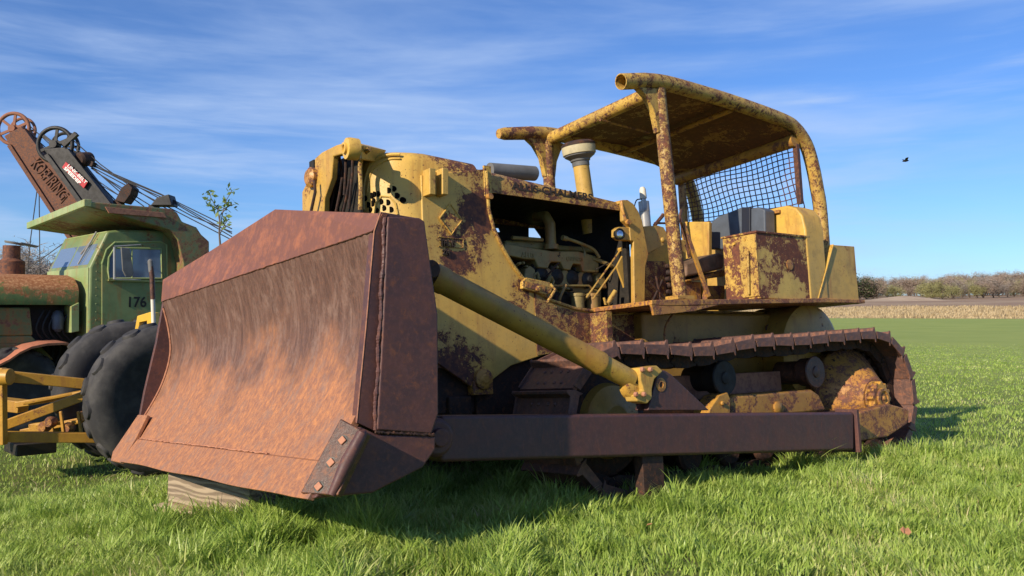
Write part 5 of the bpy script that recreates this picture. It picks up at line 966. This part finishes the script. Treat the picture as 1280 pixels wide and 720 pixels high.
# ================================================================ VEGETATION
M['bark'] = rusty('bark', (.10, .075, .055), (.15, .115, .085), (.06, .045, .035), orange=.55)
M['young_leaf'] = island_mat('young_leaf', [(0, (.10, .16, .03)), (.5, (.17, .25, .06)), (.95, (.28, .34, .12))], .4)
def sapling():
    d = 8.9; o_ = W(279, 388, 'Y', d); base = empty('sapling', None, (o_.x, d, float(gh(o_.x, d)))); tag(base, 'young sapling with small fresh leaves showing above the left slope of the blade', 'sapling'); off = Vector(base.location)
    Q = lambda x, y: W(x, y, 'Y', d) - off
    mb = MB(); mb.tube([Vector((0, 0, 0)), Q(277, 330), Q(274, 290), Q(275, 268)], [.02, .014, .009, .006], 8)
    tw = [((275, 285), (279, 262), (283, 250), (290, 238)), ((275, 280), (272, 262), (264, 248), (262, 241)), ((276, 268), (285, 258), (290, 255)), ((274, 262), (266, 258), (262, 256)), ((275, 292), (281, 280), (284, 276))]
    for t in tw: mb.tube([Q(*p) for p in t], [.006, .005, .004, .003][:len(t)], 6)
    mb.build('trunk', M['bark'], base); mb = MB(); r_ = random.Random(3)
    for t in tw:
        for p in t[1:]:
            for _ in range(11):
                c = Q(*p) + Vector((r_.gauss(0, .022), r_.gauss(0, .022), r_.gauss(0, .022))); a = Vector((r_.gauss(0, 1), r_.gauss(0, 1), r_.gauss(0, .6))).normalized(); b = a.orthogonal().normalized(); b = (b * math.cos(r_.random() * 6) + a.cross(b) * math.sin(r_.random() * 6)); L = r_.uniform(.045, .075)
                mb.add([c, c + a * L * .5 + b * L * .22, c + a * L, c + a * L * .5 - b * L * .22], [(0, 1, 2, 3)])
    mb.build('leaves', M['young_leaf'], base, smooth=False)
sapling()
def twig_mat(name, c1, c2, c3): return island_mat(name, [(0, c1), (.5, c2), (.95, c3)], .2, .9)
KM = [twig_mat('bare_twigs', (.22, .165, .125), (.31, .24, .185), (.40, .32, .25)), twig_mat('budding_twigs', (.22, .21, .09), (.30, .29, .12), (.38, .36, .16)), twig_mat('evergreen_leaf', (.035, .05, .018), (.055, .075, .028), (.09, .11, .045)), twig_mat('grey_twigs', (.23, .20, .17), (.32, .28, .24), (.40, .36, .32))]
def tree_mesh(kind, seed):
    r_ = random.Random(seed); mbt = MB(); mbc = MB(); H = 1.0
    mbt.tube([(0, 0, 0), (.01, .01, .35), (.02, -.01, .7)], [.022, .016, .006], 6)
    tips = []
    for k in range(26):
        z = r_.uniform(.06, .62); a = r_.uniform(0, 6.28); L = r_.uniform(.2, .36) * (1.15 - z * .4); e = Vector((math.cos(a) * L, math.sin(a) * L, z + L * r_.uniform(.5, 1.3)))
        mbt.tube([(0, 0, z), tuple(Vector((0, 0, z)).lerp(e, .5) + Vector((0, 0, .02))), tuple(e)], [.012, .008, .003], 5); tips += [e, Vector((0, 0, z)).lerp(e, .6), Vector((0, 0, z)).lerp(e, .8)]
    nt_ = (2600, 2600, 2600, 2200)[kind]
    for _ in range(nt_):
        t = r_.choice(tips); s = .075 if kind != 2 else .09; c = t + Vector((r_.gauss(0, s), r_.gauss(0, s), r_.gauss(0, s)))
        a = Vector((r_.gauss(0, .8), r_.gauss(0, .8), r_.gauss(.5, .6))).normalized(); b = a.orthogonal().normalized(); b = b * math.cos(_) + a.cross(b) * math.sin(_)
        L, w_ = ((.085, .010), (.05, .018), (.045, .028), (.10, .008))[kind]; L *= r_.uniform(.6, 1.3)
        mbc.add([c - b * w_ / 2, c + b * w_ / 2, c + a * L], [(0, 1, 2)])
    return mbt, mbc
TM = []
for kind in range(4):
    for v in range(2):
        t, c = tree_mesh(kind, kind * 10 + v); to = t.build('trunk', M['bark']); co = c.build('crown', KM[kind], smooth=False); TM.append((to.data, co.data)); bpy.data.objects.remove(to); bpy.data.objects.remove(co)
LAB = ['bare brown tree in the distant treeline behind the brown field', 'budding greenish tree in the distant treeline behind the brown field', 'dark evergreen tree in the distant treeline behind the brown field', 'pale grey leafless tree in the distant treeline behind the brown field']
GRP = ['bare brown trees of the far treeline', 'budding trees of the far treeline', 'evergreen trees of the far treeline', 'grey leafless trees of the far treeline']
LABL = 'bare grey tree far behind the truck hood at the left edge'
def put_tree(px, d, h, kind, lab=None, grp=None):
    x = (px - 640) / FPX * d; y = d; z = float(gh(x, y)); td, cdm = TM[kind * 2 + random.randrange(2)]
    b = empty('tree', None, (x, y, z - .2)); b.scale = (h * random.uniform(1.2, 1.6), h * random.uniform(1.2, 1.6), h); b.rotation_euler = (0, 0, random.uniform(0, 6.28))
    row = 'front row' if d < 372 else 'second row' if d < 425 else 'third row' if d < 490 else 'hindmost row'
    plc = 'beside the rear wing' if px < 1115 else 'above the sandy mound' if px < 1160 else 'left of its middle' if px < 1200 else 'right of its middle' if px < 1245 else 'at the right edge'
    tag(b, lab or LAB[kind].replace('in the distant treeline behind the brown field', 'in the %s of the far wood, %s' % (row, plc)), 'tree', grp or GRP[kind])
    for nm, me in (('trunk', td), ('crown', cdm)): o = bpy.data.objects.new(nm, me); COL.objects.link(o); o.parent = b
rt = random.Random(21)
for px in (1074, 1083, 1091): put_tree(px, 330 + rt.uniform(-8, 8), rt.uniform(8, 10), 2 if px < 1090 else 0)
for i in range(26):
    px = 1080 + i * 9.5 + rt.uniform(-3, 3); 
    if 1128 < px < 1150 and i % 2: continue
    put_tree(px, 345 + rt.uniform(-14, 14), rt.uniform(6.0, 8.5) * (1 if px > 1150 else .8), rt.choice((0, 0, 3, 1)))
for i in range(30):
    px = 1072 + i * 9 + rt.uniform(-4, 4); put_tree(px, 395 + rt.uniform(-14, 14), rt.uniform(7, 10), rt.choice((0, 0, 0, 3, 1, 3)))
for i in range(24):
    px = 1128 + i * 9 + rt.uniform(-4, 4); put_tree(px, 450 + rt.uniform(-14, 14), rt.uniform(7.5, 10.5) + max(0, (px - 1180)) * .022, rt.choice((0, 0, 3)))
for i in range(18):
    px = 1180 + i * 9 + rt.uniform(-4, 4); put_tree(px, 520, rt.uniform(10, 13) + max(0, (px - 1180)) * .025, rt.choice((0, 0, 3)))
for i in range(9): put_tree(-18 + i * 11 + rt.uniform(-3, 3), 170 + rt.uniform(-8, 8), rt.uniform(9, 14), 3, LABL, 'bare trees behind the truck')
for px in (1165, 1178, 1190, 1157): put_tree(px, 318 + rt.uniform(-6, 6), rt.uniform(5.5, 7.5), 1)
# sandy mound in front of the trees
mb = MB(); gv = []; nx_, ny_ = 26, 10
for i in range(nx_ + 1):
    for j in range(ny_ + 1):
        u, v = i / nx_, j / ny_; x = (1075 + 110 * u - 640) / FPX * 300; y = 285 + 34 * v; hgt = 1.3 * math.exp(-((u - .55) / .26) ** 2) * math.sin(math.pi * v) + .15 * math.sin(math.pi * v) * math.sin(math.pi * u); gv.append((x, y, float(gh(x, y)) - .25 + hgt + .25 * math.sin(math.pi * u) ** .5 * math.sin(math.pi * v)))
ffc = [(i * (ny_ + 1) + j, (i + 1) * (ny_ + 1) + j, (i + 1) * (ny_ + 1) + j + 1, i * (ny_ + 1) + j + 1) for i in range(nx_) for j in range(ny_)]
mo = mb.add(gv, ffc).build('dirt_mound', plain('mound_soil', (.42, .32, .22), .95, var=.3, scl=.2), None, ang=80); mo['kind'] = 'structure'
# leaves lying on the grass, bare soil patch
M['dry_leaf'] = plain('dry_leaf', (.42, .20, .10), .8, var=.4, scl=30)
def leaf(px, py, d, lab, s=.045):
    p = W(px, py, 'Y', d); r_ = random.Random(px); pts = [(0, 0, 0), (.3, .35, .10), (.55, .25, .05), (.8, .45, .15), (1, 0, .25), (.75, -.35, .10), (.5, -.22, .02), (.25, -.4, .12)]
    o = MB().add([(x * s - s / 2, y * s, z * s) for x, y, z in pts] + [(x * s - s / 2, y * s, z * s - .002) for x, y, z in pts], [tuple(range(8)), tuple(range(15, 7, -1))] + [(i, (i + 1) % 8, 8 + (i + 1) % 8, 8 + i) for i in range(8)]).build('fallen_leaf', M['dry_leaf'], None, smooth=False)
    o.location = p; o.rotation_euler = (r_.uniform(.3, .9), r_.uniform(-.5, .5), r_.uniform(0, 6)); tag(o, lab, 'leaf', None)
leaf(1131, 664, 4.55, 'curled brown leaf in the grass at the lower right', .06); leaf(812, 656, 4.6, 'small pale leaf in the grass below the push arm', .04); leaf(1176, 567, 8.0, 'whitish scrap in the grass behind the rear of the track', .07); leaf(1275, 607, 5.9, 'small orange leaf in the grass at the right edge', .05)
th = np.linspace(0, 2 * np.pi, 40, endpoint=False); v = [(.75, 3.72, float(gh(.75, 3.72)) + .008)] + [(.75 + .95 * math.cos(t) * (1 + .12 * math.sin(5 * t)), 3.72 + .27 * math.sin(t) * (1 + .2 * math.sin(3 * t)), float(gh(.75 + .95 * math.cos(t), 3.72 + .27 * math.sin(t))) + .004) for t in th]
so = MB().add(v, [(0, 1 + i, 1 + (i + 1) % 40) for i in range(40)]).build('bare_soil', M['dirt']); so['kind'] = 'structure'
# bird
bp_ = W(1132, 201, 'Y', 40.); mb = MB(); mb.lathe([(-.16, .01), (-.1, .04), (0, .055), (.1, .035), (.15, .01)], (0, 0, 0), (1, 0, .1), 12); bd = mb.build('bird', M['black']); bd.location = bp_; tag(bd, 'tiny dark bird flying in the blue sky right of the canopy', 'bird')
mb = MB(); mb.add([(.07, .02, .01), (-.06, .02, .01), (-.09, .20, .10), (0, .30, .12), (.05, .17, .08)], [(0, 1, 2, 3, 4)]); mb.add([(.07, -.02, .01), (-.06, -.02, .01), (-.09, -.20, .10), (0, -.30, .12), (.05, -.17, .08)], [(4, 3, 2, 1, 0)]); mb.build('wings', M['black'], bd, smooth=False)
SC.cycles.max_bounces = 6; SC.cycles.diffuse_bounces = 3; SC.cycles.transparent_max_bounces = 4
